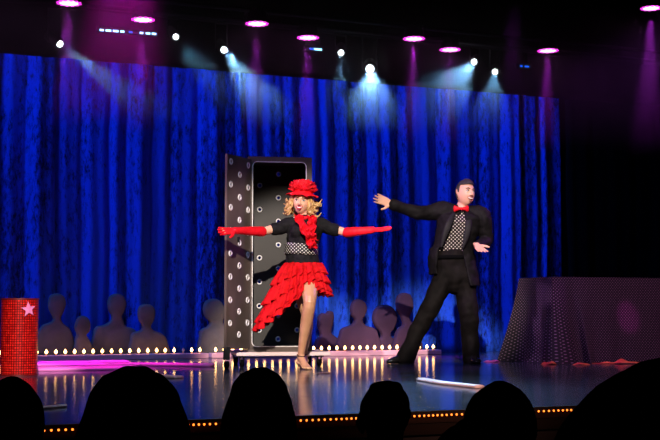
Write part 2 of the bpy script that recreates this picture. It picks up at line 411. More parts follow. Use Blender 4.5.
# ------------------------------------------------------------ silhouette cutouts
def smooth_outline(pts, sub=5):
    n = len(pts); out = []
    for i in range(n):
        p0, p1, p2, p3 = pts[i - 1], pts[i], pts[(i + 1) % n], pts[(i + 2) % n]
        if len(p1) > 2 and len(p2) > 2:  # straight bottom edge
            out.append(p1[:2]); continue
        for k in range(sub):
            t_ = k / sub
            out.append(tuple(0.5 * ((2 * b) + (-a + c) * t_ + (2 * a - 5 * b + 4 * c - d) * t_ * t_ + (-a + 3 * b - 3 * c + d) * t_ ** 3)
                             for a, b, c, d in zip(p0[:2], p1[:2], p2[:2], p3[:2])))
    return out
CUTY = 12.82
def cutout(pts, label, mt=None, y=CUTY):
    W = [YP(p[0], p[1], y) for p in pts]
    c = sum((w.x for w in W)) / len(W)
    o2 = [(w.x, w.z, *( [1] if p[1] >= 352 else [])) for w, p in zip(W, pts)]
    zmin = 0.0
    o2 = [(x_, 0.0, 1) if len(r_) else (x_, z_) for x_, z_, *r_ in o2]
    ol = smooth_outline(o2)
    bm = bmesh.new()
    # rounded slab: stacked insets give the foam its soft edge
    extrude_outline(bm, ol, y, y + 0.05, 0)
    bmesh.ops.recalc_face_normals(bm, faces=bm.faces[:])
    fs = [f for f in bm.faces if len(f.verts) > 10 and f.normal.y < 0]
    for th, dp in ((0.006, 0.010), (0.008, 0.006), (0.012, 0.004)):
        r = bmesh.ops.inset_region(bm, faces=fs, thickness=th, depth=dp, use_even_offset=True)
    o = obj('silhouette_cutout', bm, mt or M['cutout'], origin=(c, y, 0)); autosharp(o, 50)
    tag(o, label, 'silhouette cutout', 'audience silhouette cutouts in front of the blue curtain')
    return o
B = 356
cutout([(37, B), (37, 338), (42, 326), (51, 322), (53.5, 318), (50, 311), (48.6, 304), (50.5, 296), (57, 293.3), (63.5, 296), (66, 303), (64, 311), (61, 318), (63, 323), (69, 328), (73, 336), (74.5, 346), (75, B)],
       'tall grey head and shoulders cutout beside the red drum')
cutout([(75, B), (75.5, 340), (77, 334), (75, 328), (76.5, 321), (79, 317), (83, 315.6), (88, 318), (90.5, 324), (89.5, 331), (86.5, 335), (89, 339), (92, 346), (93, B)],
       'smallest grey cutout of a head, low between two tall ones', y=CUTY - .10)
cutout([(93, B), (93.5, 335), (96.5, 327), (104, 325), (110.5, 321), (112, 316), (109, 310), (108.2, 302), (110.5, 296), (117, 293.5), (123.5, 296), (126, 303), (124.5, 311), (122, 316), (123.4, 320.5), (126, 326), (134, 329), (139, 336), (141, 346), (142, B)],
       'widest grey head and shoulders cutout, tallest left of the cabinet')
cutout([(131, B), (131, 340), (133, 333), (141, 330), (143, 326), (139.5, 320), (138.4, 312), (140.5, 306), (146.5, 303.8), (152.5, 306), (155.3, 312), (154, 320), (151, 326), (153, 330), (161, 333), (166, 338), (168.5, 346), (169, B)],
       'grey cutout with sloping shoulders, next left of the cabinet gap', y=CUTY - .10)
cutout([(200, B), (200, 337), (201.5, 330), (208, 326.5), (210.5, 322), (206, 317), (204, 309), (206, 302), (212, 298.7), (219, 300), (224, 306), (225.5, 313), (223.5, 320), (224.5, 326), (231, 330), (234, 338), (235, B)],
       'grey head cutout half hidden behind the perforated cabinet')
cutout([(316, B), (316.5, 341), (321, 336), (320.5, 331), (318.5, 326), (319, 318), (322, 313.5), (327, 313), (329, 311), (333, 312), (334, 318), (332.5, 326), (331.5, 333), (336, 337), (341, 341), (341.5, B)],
       'purple-lit cutout of a head with a small bun', M['cutout_purple_lit'])
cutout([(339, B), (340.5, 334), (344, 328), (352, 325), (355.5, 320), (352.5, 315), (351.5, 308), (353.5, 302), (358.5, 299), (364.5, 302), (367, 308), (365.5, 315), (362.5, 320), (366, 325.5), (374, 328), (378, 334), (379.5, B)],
       'purple-lit head and shoulders cutout with the broadest shoulders right of the dancer', M['cutout_purple_lit'], y=CUTY - .10)
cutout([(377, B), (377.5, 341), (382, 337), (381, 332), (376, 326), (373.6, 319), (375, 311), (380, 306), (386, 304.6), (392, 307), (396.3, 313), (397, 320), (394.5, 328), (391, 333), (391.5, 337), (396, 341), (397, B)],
       'purple-lit cutout with a large round head and thin neck', M['cutout_purple_lit'])
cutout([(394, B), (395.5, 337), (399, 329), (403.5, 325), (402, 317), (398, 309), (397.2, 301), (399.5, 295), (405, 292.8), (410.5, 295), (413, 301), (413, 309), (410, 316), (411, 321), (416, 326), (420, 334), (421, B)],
       'tallest purple cutout, partly behind the man\'s leg', M['cutout_purple_lit'], y=CUTY - .10)

# ------------------------------------------------------------ perforated cabinet
def perf_panel(bm, w, h, th, holes, r, ori, ux, uz, n=16):
    """flat board with real round holes. holes: list of (x,z); each sits in its own cell"""
    nrm = ux.cross(uz).normalized()
    cs = r * 2.1
    xs = sorted({0.0, w} | {round(a + s * cs / 2, 5) for a, _ in holes for s in (-1, 1)})
    zs = sorted({0.0, h} | {round(c + s * cs / 2, 5) for _, c in holes for s in (-1, 1)})
    P = lambda x_, z_, d: ori + ux * x_ + uz * z_ + nrm * d
    hs = {(round(a - cs / 2, 5), round(c - cs / 2, 5)): (a, c) for a, c in holes}
    for i in range(len(xs) - 1):
        for j in range(len(zs) - 1):
            x0, x1, z0, z1 = xs[i], xs[i + 1], zs[j], zs[j + 1]
            if x1 - x0 < 1e-5 or z1 - z0 < 1e-5: continue
            if (x0, z0) in hs:
                a, c = hs[(x0, z0)]
                for d, fl in ((0, 1), (th, -1)):
                    circ = []; sq = []
                    for k in range(n):
                        an = 2 * PI * k / n; ca, sa = math.cos(an), math.sin(an); q = cs / 2 / max(abs(ca), abs(sa))
                        circ.append(P(a + r * ca, c + r * sa, d)); sq.append(P(a + q * ca, c + q * sa, d))
                    cv = [bm.verts.new(v) for v in circ]; sv = [bm.verts.new(v) for v in sq]
                    for k in range(n):
                        ff = (sv[k], sv[(k + 1) % n], cv[(k + 1) % n], cv[k]); bm.faces.new(ff if fl > 0 else ff[::-1])
                    if fl > 0: c0 = cv
                for k in range(n): bm.faces.new((c0[k], c0[(k + 1) % n], cv[(k + 1) % n], cv[k]))
            else:
                for d in (0, th): bm.faces.new([bm.verts.new(P(*q, d)) for q in ((x0, z0), (x1, z0), (x1, z1), (x0, z1))])
    for (p0, p1) in (((0, 0), (w, 0)), ((w, 0), (w, h)), ((w, h), (0, h)), ((0, h), (0, 0))):
        bm.faces.new([bm.verts.new(P(*p0, 0)), bm.verts.new(P(*p1, 0)), bm.verts.new(P(*p1, th)), bm.verts.new(P(*p0, th))])
    bmesh.ops.remove_doubles(bm, verts=bm.verts[:], dist=1e-5)
    return bm
def ring(bm, c, nrm, r, rt, n=20, k2=6):
    q = nrm.to_track_quat('Z', 'Y').to_matrix(); vs = []
    for i in range(n):
        a = 2 * PI * i / n
        vs.append([bm.verts.new(c + q @ Vector(((r + rt * math.cos(b_)) * math.cos(a), (r + rt * math.cos(b_)) * math.sin(a), rt * .8 * math.sin(b_)))) for b_ in [2 * PI * j / k2 for j in range(k2)]])
    for i in range(n):
        for j in range(k2): bm.faces.new((vs[i][j], vs[(i + 1) % n][j], vs[(i + 1) % n][(j + 1) % k2], vs[i][(j + 1) % k2]))
DC = 11.15
CZ = 0.135                                   # top of the platform
cl = HP(247.5, 352, DC); crr = HP(311.5, 352, DC + 0.10)
cl.z = crr.z = CZ
ux = (crr - cl).normalized(); CW = (crr - cl).length; uy = Vector((-ux.y, ux.x, 0)); uz = Vector((0, 0, 1))
CH = HP(300, 157.5, DC + .08).z - CZ; CD = 0.50
crot = math.atan2(ux.y, ux.x)
cab = thing('perforated_cabinet', 'tall dark illusion cabinet full of white-ringed holes with its door open', 'cabinet', (cl + crr) / 2 * 1.0, crot)
cab.location.z = 0
C = lambda x_, y_, z_: cl + ux * x_ + uy * y_ + uz * z_
R3 = Matrix((ux, uy, uz)).transposed()
def cbox(x0, x1, y0, y1, z0, z1, bm=None, bev=0.0):
    return box(bm or bmesh.new(), C((x0 + x1) / 2, (y0 + y1) / 2, (z0 + z1) / 2), (x1 - x0, y1 - y0, z1 - z0), rot=R3, bev=bev)
th = 0.025; post = 0.045
obj('side_panel', cbox(0, th, 0, CD, 0, CH), M['cab'], cab, smooth=False)
obj('side_panel', cbox(CW - th, CW, 0, CD, 0, CH), M['cab'], cab, smooth=False)
obj('top_panel', cbox(th, CW - th, 0, CD, CH - th, CH), M['cab'], cab, smooth=False)
obj('bottom_panel', cbox(th, CW - th, 0, CD, 0, th), M['cab_in'], cab, smooth=False)
# face frame with rounded opening
def rrect(x0, x1, z0, z1, r, n=6):
    o = []
    for cx, cz, a0 in ((x1 - r, z1 - r, 0), (x0 + r, z1 - r, PI / 2), (x0 + r, z0 + r, PI), (x1 - r, z0 + r, 1.5 * PI)):
        for k in range(n + 1): a = a0 + PI / 2 * k / n; o.append((cx + r * math.cos(a), cz + r * math.sin(a)))
    return o
inn = rrect(0.035, CW - 0.05, 0.045, CH - 0.045, 0.05)
bm = bmesh.new()
for d in (-0.012, 0.0):
    pass
def frame_ring(bm, outer, inner, y0, y1):
    n = len(inner)
    vs = {(a, b_): [bm.verts.new(C(p[0], (y0, y1)[b_], p[1])) for p in (outer, inner)[a]] for a in (0, 1) for b_ in (0, 1)}
    for k in range(n):
        k2 = (k + 1) % n
        bm.faces.new((vs[0, 0][k], vs[0, 0][k2], vs[1, 0][k2], vs[1, 0][k])); bm.faces.new((vs[0, 1][k], vs[1, 1][k], vs[1, 1][k2], vs[0, 1][k2]))
        bm.faces.new((vs[0, 0][k], vs[0, 1][k], vs[0, 1][k2], vs[0, 0][k2])); bm.faces.new((vs[1, 0][k], vs[1, 0][k2], vs[1, 1][k2], vs[1, 1][k]))
outr = rrect(0.0, CW, 0.0, CH, 0.004)
frame_ring(bm, outr, inn, -0.016, 0.0)
obj('face_frame', bm, M['cab'], cab, smooth=False)
bm = bmesh.new(); inn2 = rrect(0.035 + .007, CW - 0.05 - .007, 0.045 + .007, CH - 0.045 - .007, 0.043)
frame_ring(bm, inn, inn2, -0.020, -0.006)
obj('edging', bm, M['trimw'], cab, smooth=False)['label'] = 'white edging round the opening'
# back panel with holes
bx = [YP(259, 230, HP(259, 230, DC + CD + .05).y), YP(278, 230, HP(278, 230, DC + CD + .06).y), YP(297, 230, HP(297, 230, DC + CD + .08).y)]
bxs = [(p - cl).dot(ux) for p in bx]
hz = lambda py: HP(275, py, DC + CD + 0.05).z - CZ
hb = [(bxs[0], hz(186 + 24 * k)) for k in range(7)] + [(bxs[1], hz(174.5 + 23.5 * k)) for k in range(8)] + [(bxs[2], hz(186 + 24 * k)) for k in range(7)]
HR = 0.0165
bm = bmesh.new(); perf_panel(bm, CW - 2 * th, CH - 2 * th, 0.02, [(a - th, c - th) for a, c in hb], HR, C(th, CD, th), ux, uz)
back = obj('back_panel', bm, M['cab_in'], cab, smooth=False)
for a, c in hb:
    bm = bmesh.new(); ring(bm, C(a, CD - 0.021, c), uy, HR + .004, 0.0062); obj('ring', bm, M['ring'], back)
# the open door
dh = C(0.012, -0.02, 0.035)
dl = HP(225.3, 300, DC - 0.42); dl.z = dh.z
dv = (dh - dl); DW = dv.length; dux = dv.normalized(); DH = HP(225.3, 155, DC - 0.42).z - dh.z
DH2 = CH - 0.05
DH = (DH + DH2) / 2
door_holes = []
for col, (fx, off) in enumerate(((0.15, 0.0), (0.52, 0.5), (0.88, 0.0))):
    for k in range(8):
        z_ = DH - 0.065 - (k + off) * (DH - 0.11) / 7.9
        if z_ > 0.03: door_holes.append((fx * DW, z_))
bm = bmesh.new(); nrm = dux.cross(uz).normalized()
perf_panel(bm, DW, DH, 0.022, door_holes, HR * 1.02, dl - nrm * 0.011, dux, uz)
door = obj('door', bm, M['cab'], cab, smooth=False)
for a, c in door_holes:
    for s in (1,):
        bm = bmesh.new(); side = nrm if nrm.dot(CAM - dl) > 0 else -nrm
        ring(bm, dl + dux * a + uz * c + side * 0.012, side, HR * 1.02 + .006, 0.0085)
        cyl(bm, dl + dux * a + uz * c - side * 0.004, dl + dux * a + uz * c + side * 0.004, 0.0150, n=14)
        obj('ring', bm, M['ring'], door)
for z_ in (0.2, 0.9, 1.5):
    bm = bmesh.new(); cyl(bm, dh + uz * z_, dh + uz * (z_ + 0.09), 0.011, n=10); obj('hinge', bm, M['black_metal'], cab)
bm = bmesh.new(); lp = dl + dux * 0.20 + uz * (DH * 0.565)
box(bm, lp + side * 0.02, (0.035, 0.012, 0.05), rot=Matrix((dux, side, uz)).transposed(), bev=0.005)
obj('latch', bm, M['black_metal'], door)
# platform and casters
pf = cbox(-0.115, CW + 0.155, -0.14, CD + 0.1, -0.034, 0.0, bev=0.006)
obj('platform', pf, M['board'], cab, smooth=False)['label'] = 'pale wooden base board'
def caster(P_, zt, par):
    bm = bmesh.new(); x_, y_ = P_.x, P_.y
    box(bm, (x_, y_, zt - 0.006), (0.07, 0.05, 0.012)); box(bm, (x_ - 0.018, y_, zt - 0.035), (0.006, 0.03, 0.05)); box(bm, (x_ + 0.018, y_, zt - 0.035), (0.006, 0.03, 0.05))
    c_ = obj('caster', bm, M['black_metal'], par, smooth=False)
    bm = bmesh.new(); cyl(bm, (x_ - 0.013, y_, 0.034), (x_ + 0.013, y_, 0.034), 0.034, n=18); obj('wheel', bm, M['black'], c_)
for a, b_ in ((-0.06, -0.09), (CW + 0.06, -0.09), (-0.06, CD + .05), (CW + .06, CD + .05)):
    caster(C(a, b_, 0), CZ - 0.034, cab)
bm = bmesh.new(); q = dl + dux * 0.03
box(bm, Vector((q.x, q.y, (dh.z + 0.08) / 2 + .01)), (0.05, 0.05, dh.z - 0.055), bev=0.004)
dleg = obj('door_support', bm, M['black_metal'], door, smooth=False)
bm = bmesh.new(); cyl(bm, (q.x - .016, q.y, 0.034), (q.x + .016, q.y, 0.034), 0.034, n=18); obj('wheel', bm, M['black'], cab)

# ------------------------------------------------------------ red mirror drum
DD = 9.65
c0 = HP(19, 360, DD); c0.z = 0; c0d = c0.copy(); rad = 0.1455; hh = HP(19, 298.5, DD).z
dr = thing('mirror_drum', 'red mirror-tiled drum with a pink star at the left edge of the stage', 'drum', c0, -YAW)
bm = bmesh.new(); NU = 64
vs = sheet(bm, lambda u, v: (c0.x + rad * math.cos(2 * PI * u), c0.y + rad * math.sin(2 * PI * u), v * hh), NU, 1, True, uv=lambda u, v: (u * 2 * PI * rad, v * hh))
bm.faces.new(vs[1]); bm.faces.new(vs[0][::-1])
o = obj('drum_shell', bm, M['tiles'], dr); autosharp(o, 40)
bm = bmesh.new()
for z_ in (hh - 0.012, 0.0):
    cyl(bm, (c0.x, c0.y, z_), (c0.x, c0.y, z_ + 0.014), rad + 0.004, n=64)
obj('rim', bm, mat('dark_red_rim', (0.12, 0.004, 0.004), 0.4), dr); autosharp(COL.objects[-1] if False else dr.children[-1], 40)
# star wrapped on the shell
sp = HP(27.3, 309.3, DD - rad); ang_c = math.asin(max(-1, min(1, ((sp - c0).dot(Vector((math.cos(YAW), -math.sin(YAW), 0)))) / rad)))
bm = bmesh.new(); pts = []
for k in range(10):
    a = PI / 2 + k * PI / 5 + 0.12; r_ = 0.064 if k % 2 == 0 else 0.026
    pts.append((r_ * math.cos(a), r_ * math.sin(a)))
right = Vector((math.cos(YAW), -math.sin(YAW), 0))
def onshell(u, v, e):
    a = ang_c + u / rad
    return c0 + right * (math.sin(a) * (rad + e)) - HEAD * (math.cos(a) * (rad + e)) + Vector((0, 0, sp.z + v))
cf = bm.verts.new(onshell(0, 0, .009)); fr_ = [bm.verts.new(onshell(u, v, .009)) for u, v in pts]; bk = [bm.verts.new(onshell(u, v, .001)) for u, v in pts]
for k in range(10):
    bm.faces.new((cf, fr_[k], fr_[(k + 1) % 10])); bm.faces.new((fr_[k], bk[k], bk[(k + 1) % 10], fr_[(k + 1) % 10]))
obj('star', bm, M['star'], dr, smooth=False)['label'] = 'pink five-pointed star'

# ------------------------------------------------------------ covered table
TY = 0
ncor = G(553, 363); ncor = HP(553, 363, 11.75); ncor.z = 0
TH = HP(553, 277.3, 11.75).z
fx = 0
# far-left corner on the pixel column 519 at the same x
r = ray(519, 277); sfar = ncor.x / r.x; tdep = r.y * sfar - ncor.y
TW = 2.6; TD = max(0.5, tdep)
tt = thing('covered_table', 'long table under a black spotted cloth at the right of the stage', 'table', (ncor.x + TW / 2, ncor.y + TD / 2, 0))
obj('tabletop', box(bmesh.new(), (ncor.x + TW / 2, ncor.y + TD / 2, TH - 0.02), (TW - 0.02, TD - 0.02, 0.03), bev=0.004), M['black'], tt, smooth=False)
for sx in (0.08, TW - 0.08):
    for sy in (0.08, TD - 0.08):
        obj('leg', cyl(bmesh.new(), (ncor.x + sx, ncor.y + sy, 0), (ncor.x + sx, ncor.y + sy, TH - 0.035), 0.018, n=10), M['black_metal'], tt)
# perimeter: start far-right back, run along back to the left, down the left side, along the front
segs = [((TW, TD), (0, TD)), ((0, TD), (0, 0)), ((0, 0), (TW, 0)), ((TW, 0), (TW, TD))]
per = [TW, TD, TW, TD]; PL = sum(per)
def perim(s):
    s %= PL
    for (a, b_), l in zip(segs, per):
        if s <= l:
            t_ = s / l; p = (a[0] + (b_[0] - a[0]) * t_, a[1] + (b_[1] - a[1]) * t_); dx, dy = (b_[0] - a[0]) / l, (b_[1] - a[1]) / l
            return Vector((p[0], p[1], 0)), Vector((dy, -dx, 0)) * 1.0
        s -= l
    return Vector((TW, TD, 0)), Vector((0, 1, 0))
corners = [TW, TW + TD, 2 * TW + TD, 2 * TW + 2 * TD, 0]
def clothpt(u, v):
    s = u * PL
    # smoothed normal over the corner
    P0, _ = perim(s); nn = Vector((0, 0, 0))
    for k in range(-6, 7): nn += perim((s + k * 0.022) % PL)[1]
    nn.normalize(); nn = -nn if nn.dot(P0 - Vector((TW / 2, TD / 2, 0))) < 0 else nn
    dc = min(abs(s - c) for c in corners)
    fl = 0.03 + 0.22 * math.exp(-(dc / 0.085) ** 2) + 0.09 * math.exp(-((dc - .27) / 0.06) ** 2) - 0.03 * math.exp(-((dc - .16) / .05) ** 2)
    if TW + TD - 0.05 < s < TW + TD + 0.45: fl += 0.07 * math.sin((s - TW - TD) * 21) * math.exp(-((s - TW - TD - .15) / .22) ** 2)
    fl += 0.012 * math.sin(s * 9.0) + 0.008 * math.sin(s * 23 + 1)
    fl = max(fl, 0.008)
    w = v ** 1.25
    sl = Vector((0, 0, 0))
    if TW + TD - .1 < s < TW + TD + .5: sl = Vector((0.15 * w * math.exp(-((s - TW - TD - .16) / .16) ** 2), 0, 0))
    p = P0 + nn * (0.004 + fl * w) + sl
    zed = TH * (1 - v) + 0.003 * (1 - v) + 0.002
    return Vector((ncor.x + p.x, ncor.y + p.y, zed))
bm = bmesh.new(); NS = 460
vs = sheet(bm, clothpt, NS, 26, True, uv=lambda u, v: (u * PL, v * TH * 1.0))
# top
lay = bm.loops.layers.uv.verify()
f = bm.faces.new(vs[0]); 
for l in f.loops: l[lay].uv = (l.vert.co.x, l.vert.co.y)
o = obj('tablecloth', bm, M['cloth'], origin=(ncor.x, ncor.y, 0)); autosharp(o, 60)
tag(o, 'black cloth with fine pale polka dots draped to the floor over the table', 'tablecloth')

# ------------------------------------------------------------ pieces on the floor
def flat_strip(name, pix, wid, z, label, cat, mt, zt=0.012, group=None):
    P_ = [G(*p) for p in pix]; P_ = [Vector(p) for p in cr([tuple(p) for p in P_], 6)]
    bm = bmesh.new(); rows = []
    for i, p in enumerate(P_):
        t_ = (P_[min(i + 1, len(P_) - 1)] - P_[max(i - 1, 0)]).normalized(); s_ = Vector((-t_.y, t_.x, 0)) * wid / 2
        rows.append([bm.verts.new(p + s_ * a + Vector((0, 0, b_))) for a, b_ in ((-1, z), (-1, z + zt * .7), (-.6, z + zt), (.6, z + zt), (1, z + zt * .7), (1, z))])
    for A, B_ in zip(rows, rows[1:]):
        for k in range(6): bm.faces.new((A[k], A[(k + 1) % 6], B_[(k + 1) % 6], B_[k]))
    bm.faces.new(rows[0][::-1]); bm.faces.new(rows[-1])
    c_ = P_[len(P_) // 2]
    return tag(obj(name, bm, mt, origin=(c_.x, c_.y, 0)), label, cat, group)
flat_strip('wooden_stick', [(421, 380.5), (440, 384), (462, 386.5), (480, 388.5)], 0.07, 0.001, 'long peach stick lying on the floor in front of the man', 'stick', M['stick'], 0.022)
flat_strip('wooden_stick', [(150, 376), (160, 377), (170, 378), (179, 378.5)], 0.10, 0.001, 'short orange stick on the floor just beyond the second audience head', 'stick', M['stick'], 0.02)
flat_strip('wooden_stick', [(38, 409.5), (50, 408.5), (64, 407)], 0.04, 0.001, 'small stick on the floor near the stage edge, below the red drum', 'stick', M['stick'], 0.014)
flat_strip('wooden_stick', [(318, 374), (330, 373.5)], 0.03, 0.001, 'tiny pale stick on the floor right of the dancer', 'stick', M['stick'], 0.01)
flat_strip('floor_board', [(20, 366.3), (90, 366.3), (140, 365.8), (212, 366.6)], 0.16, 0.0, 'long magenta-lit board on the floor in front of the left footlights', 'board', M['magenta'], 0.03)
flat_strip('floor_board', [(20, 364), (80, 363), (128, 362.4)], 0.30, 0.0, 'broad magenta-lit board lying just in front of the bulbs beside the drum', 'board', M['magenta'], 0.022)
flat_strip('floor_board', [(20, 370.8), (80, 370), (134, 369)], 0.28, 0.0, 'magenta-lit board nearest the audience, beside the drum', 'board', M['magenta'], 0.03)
def scrap(px0, px1, py, label, mt=M['scrap'], h=0.03, seed=1):
    a = G(px0, py); b_ = G(px1, py); rn = random.Random(seed); d = (b_ - a); L = d.length; t_ = d.normalized(); s_ = Vector((-t_.y, t_.x, 0))
    bm = bmesh.new()
    def fn(u, v):
        wd = 0.10 * math.sin(PI * min(max(u, .04), .96)) ** 0.6
        z_ = 0.003 + h * max(0, noise.noise(Vector((u * L * 9, v * 2.5, seed)))+.25) * math.sin(PI * min(max(u, 0), 1)) * (1 - abs(v - .5) * 1.2)
        return a + t_ * (u * L) + s_ * (v - 0.5) * wd + Vector((0, 0, z_))
    sheet(bm, fn, max(8, int(L * 50)), 6)
    c_ = (a + b_) / 2
    o = obj('fabric_scrap', bm, mt, origin=(c_.x, c_.y, 0)); solid(o, 0.004, 1)
    return tag(o, label, 'fabric')
scrap(541, 557, 364.5, 'crumpled orange-red fabric under the fold of the spotted cloth', h=0.09, seed=2)
scrap(573, 590, 364.8, 'small red fabric end right of the cloth fold', h=0.05, seed=5)
scrap(592, 652, 363.8, 'long flat red fabric strip along the hem of the spotted cloth', h=0.045, seed=8)
scrap(484, 500, 361.8, 'magenta fabric corner at the left foot of the spotted cloth', mt=mat('magenta_cloth', (0.6, 0.08, 0.5), 0.6), h=0.07, seed=11)

#PEOPLE
# ------------------------------------------------------------ heads, hands
def head_T(c, yaw=0, pitch=0, roll=0, s=1.0):
    """head-local (x picture right, -y face, z up) -> figure-local"""
    return Matrix.Translation(c) @ Euler((pitch, roll, yaw), 'XYZ').to_matrix().to_4x4() @ Matrix.Scale(s, 4)
def gauss(p, c, s): return math.exp(-((p[0] - c[0]) ** 2 + (p[1] - c[1]) ** 2 + (p[2] - c[2]) ** 2) / (s * s))
def head_shape(bm, T, smile=True, jaw=1.0, nose=1.0):
    r = bmesh.ops.create_uvsphere(bm, u_segments=36, v_segments=26, radius=1.0)
    for v in r['verts']:
        x_, y_, z_ = v.co
        X, Y, Z = x_ * 0.076, y_ * 0.098, z_ * 0.118
        if z_ < 0.1:
            k = min(1, (0.1 - z_)); X *= 1 - 0.26 * jaw ** -1 * k ** 1.6
            if y_ > 0: Y *= 1 - 0.45 * k ** 1.3
            else: Y = Y * (1 - 0.12 * k) - 0.012 * k * max(0, -y_)
            X *= 1 + 0.10 * k * (1 if abs(x_) > .3 else 0)
        if y_ < 0: Y *= 0.94
        p = (X, Y, Z)
        for sx in (-1, 1):
            Y += 0.010 * gauss(p, (sx * 0.031, -0.085, 0.012), 0.020)       # sockets
            Y -= 0.005 * gauss(p, (sx * 0.040, -0.075, -0.028), 0.022)      # cheeks
            Y -= 0.005 * gauss(p, (sx * 0.024, -0.088, 0.036), 0.020)       # brow
        Y -= 0.010 * gauss(p, (0, -0.075, -0.098), 0.026)                   # chin
        if smile: Y += 0.009 * gauss(p, (0, -0.092, -0.058), 0.020)
        v.co = T @ Vector((X, Y, Z))
    q = T.to_3x3()
    tube(bm, [T @ Vector(p) for p in ((0, -0.084, 0.030), (0, -0.096, 0.008), (0, -0.1085, -0.018), (0, -0.102, -0.028))], [0.0065, 0.0075, 0.0105 * nose, 0.009], ref=q @ Vector((0, 1, 0)), n=10, sub=3)
    for sx in (-1, 1):
        ball(bm, T @ Vector((sx * 0.011, -0.098, -0.026)), 0.0075, 8)
        tube(bm, [T @ Vector(p) for p in ((sx * 0.071, 0.006, -0.028), (sx * 0.078, 0.010, -0.008), (sx * 0.083, 0.018, 0.018), (sx * 0.078, 0.014, 0.030))],
             [(0.006, 0.010), (0.007, 0.014), (0.007, 0.019), (0.006, 0.012)], ref=q @ Vector((0, 1, 0)), n=10, sub=3)
def face_parts(par, T, brow, lip=True, open_=0.014):
    q = T.to_3x3(); back = q @ Vector((0, 1, 0))
    for sx in (-1, 1):
        e = obj('eye', ball(bmesh.new(), T @ Vector((sx * 0.031, -0.0765, 0.010)), (0.0145, 0.0125, 0.0085), 14, rot=q.normalized()), M['eye'], par)
        obj('iris', ball(bmesh.new(), T @ Vector((sx * 0.031, -0.0855, 0.010)), 0.0058, 10), M['iris'], e)
        obj('eyebrow', tube(bmesh.new(), [T @ Vector(p) for p in ((sx * 0.014, -0.092, 0.030), (sx * 0.031, -0.092, 0.037), (sx * 0.050, -0.078, 0.030))], [0.0032, 0.0042, 0.0026], n=8, sub=4), brow, par)
        obj('eyelid', tube(bmesh.new(), [T @ Vector(p) for p in ((sx * 0.017, -0.085, 0.012), (sx * 0.031, -0.090, 0.0195), (sx * 0.046, -0.080, 0.012))], [0.0022, 0.0030, 0.0022], n=6, sub=4), M['brow'], par)
    # smiling mouth
    def mp(a, up): # a -1..1
        z_ = -0.050 + 0.012 * a * a + (0.0 if up else -open_ * 1.7 * (1 - a * a))
        return Vector((0.030 * a, -0.096 + 0.020 * a * a, z_))
    bm = bmesh.new(); A = [-1 + k / 6 for k in range(13)]
    u = [bm.verts.new(T @ (mp(a, 1) + Vector((0, .004, 0)))) for a in A]; d = [bm.verts.new(T @ (mp(a, 0) + Vector((0, .004, 0)))) for a in A[1:-1]]
    bm.faces.new(u + d[::-1]); mo = obj('mouth', bm, M['mouth'], par); solid(mo, 0.003)
    bm = bmesh.new()
    rows = []
    for a in A[1:-1]:
        h = min(0.010, 0.0085 + 0.0) * (1 - a ** 4) + 0.001
        p = mp(a, 1) + Vector((0, -0.001, -0.0015)); rows.append((bm.verts.new(T @ p), bm.verts.new(T @ (p + Vector((0, 0, -h))))))
    for (a, b_), (c_, d_) in zip(rows, rows[1:]): bm.faces.new((a, c_, d_, b_))
    te = obj('teeth', bm, M['teeth'], mo); solid(te, 0.003)
    bm = bmesh.new()
    tube(bm, [T @ (mp(a, 1) + Vector((0, -0.001, .002))) for a in A[::2]], [.0018, .0036, .0038, .0034, .0038, .0036, .0018], n=8, sub=2)
    tube(bm, [T @ (mp(a, 0) + Vector((0, -0.001, -.002))) for a in A[::2]], [.0018, .0036, .0045, .0048, .0045, .0036, .0018], n=8, sub=2)
    obj('lips', bm, M['lip'] if lip else mat('lip_natural', (0.45, 0.15, 0.11), .4), mo)
def hand(bm, w, d, nrm, s=1.0, thumb=1, spread=0.22, curl=0.12, thumb_out=1.0):
    """w wrist, d finger direction, nrm palm normal; thumb = +1/-1 picks the side nrm x d"""
    d = Vector(d).normalized(); nrm = Vector(nrm); nrm = (nrm - d * nrm.dot(d)).normalized(); sd = nrm.cross(d).normalized() * thumb
    w = Vector(w)
    tube(bm, [w - d * 0.03 * s, w + d * 0.012 * s, w + d * 0.05 * s, w + d * 0.088 * s], [(0.026 * s, 0.019 * s), (0.028 * s, 0.018 * s), (0.040 * s, 0.015 * s), (0.041 * s, 0.0125 * s)], ref=nrm, n=14, sub=3)
    for k, (off, L_) in enumerate(((0.031, 0.074), (0.0105, 0.083), (-0.0105, 0.077), (-0.030, 0.060))):
        base = w + d * 0.082 * s + sd * off * s
        dd = (d + sd * (off / 0.031) * spread).normalized()
        p = [base - dd * 0.02 * s, base]; cur = base; dr_ = dd
        for j, fr_ in enumerate((0.45, 0.32, 0.23)):
            dr_ = (dr_ + nrm * curl * (1 + k * 0.25) * (0.6 + j * 0.4)).normalized(); cur = cur + dr_ * L_ * fr_ * s; p.append(cur)
        tube(bm, p, [0.0098 * s, 0.0098 * s, 0.0090 * s, 0.0083 * s, 0.0068 * s], ref=nrm, n=8, sub=2)
    tb = w + d * 0.022 * s + sd * 0.026 * s + nrm * 0.004
    td = (d * 0.62 + sd * 0.85 * thumb_out).normalized(); td2 = (d * 0.85 + sd * 0.6 * thumb_out).normalized()
    tube(bm, [tb - td * 0.02 * s, tb + td * 0.02 * s, tb + td * 0.045 * s, tb + td * 0.045 * s + td2 * 0.032 * s], [0.014 * s, 0.0145 * s, 0.0115 * s, 0.0085 * s], ref=nrm, n=8, sub=3)
def frame(d, px, py):
    """figure Empty at the ground below (px,py) at distance d; returns location and L(px,py,dd)->figure-local"""
    o = HP(px, py, d); o.z = 0
    right = Vector((math.cos(YAW), -math.sin(YAW), 0))
    def L(px, py, dd=0.0):
        p = HP(px, py, d + dd) - o
        return Vector((p.dot(right), p.dot(HEAD), p.z))
    return o, L
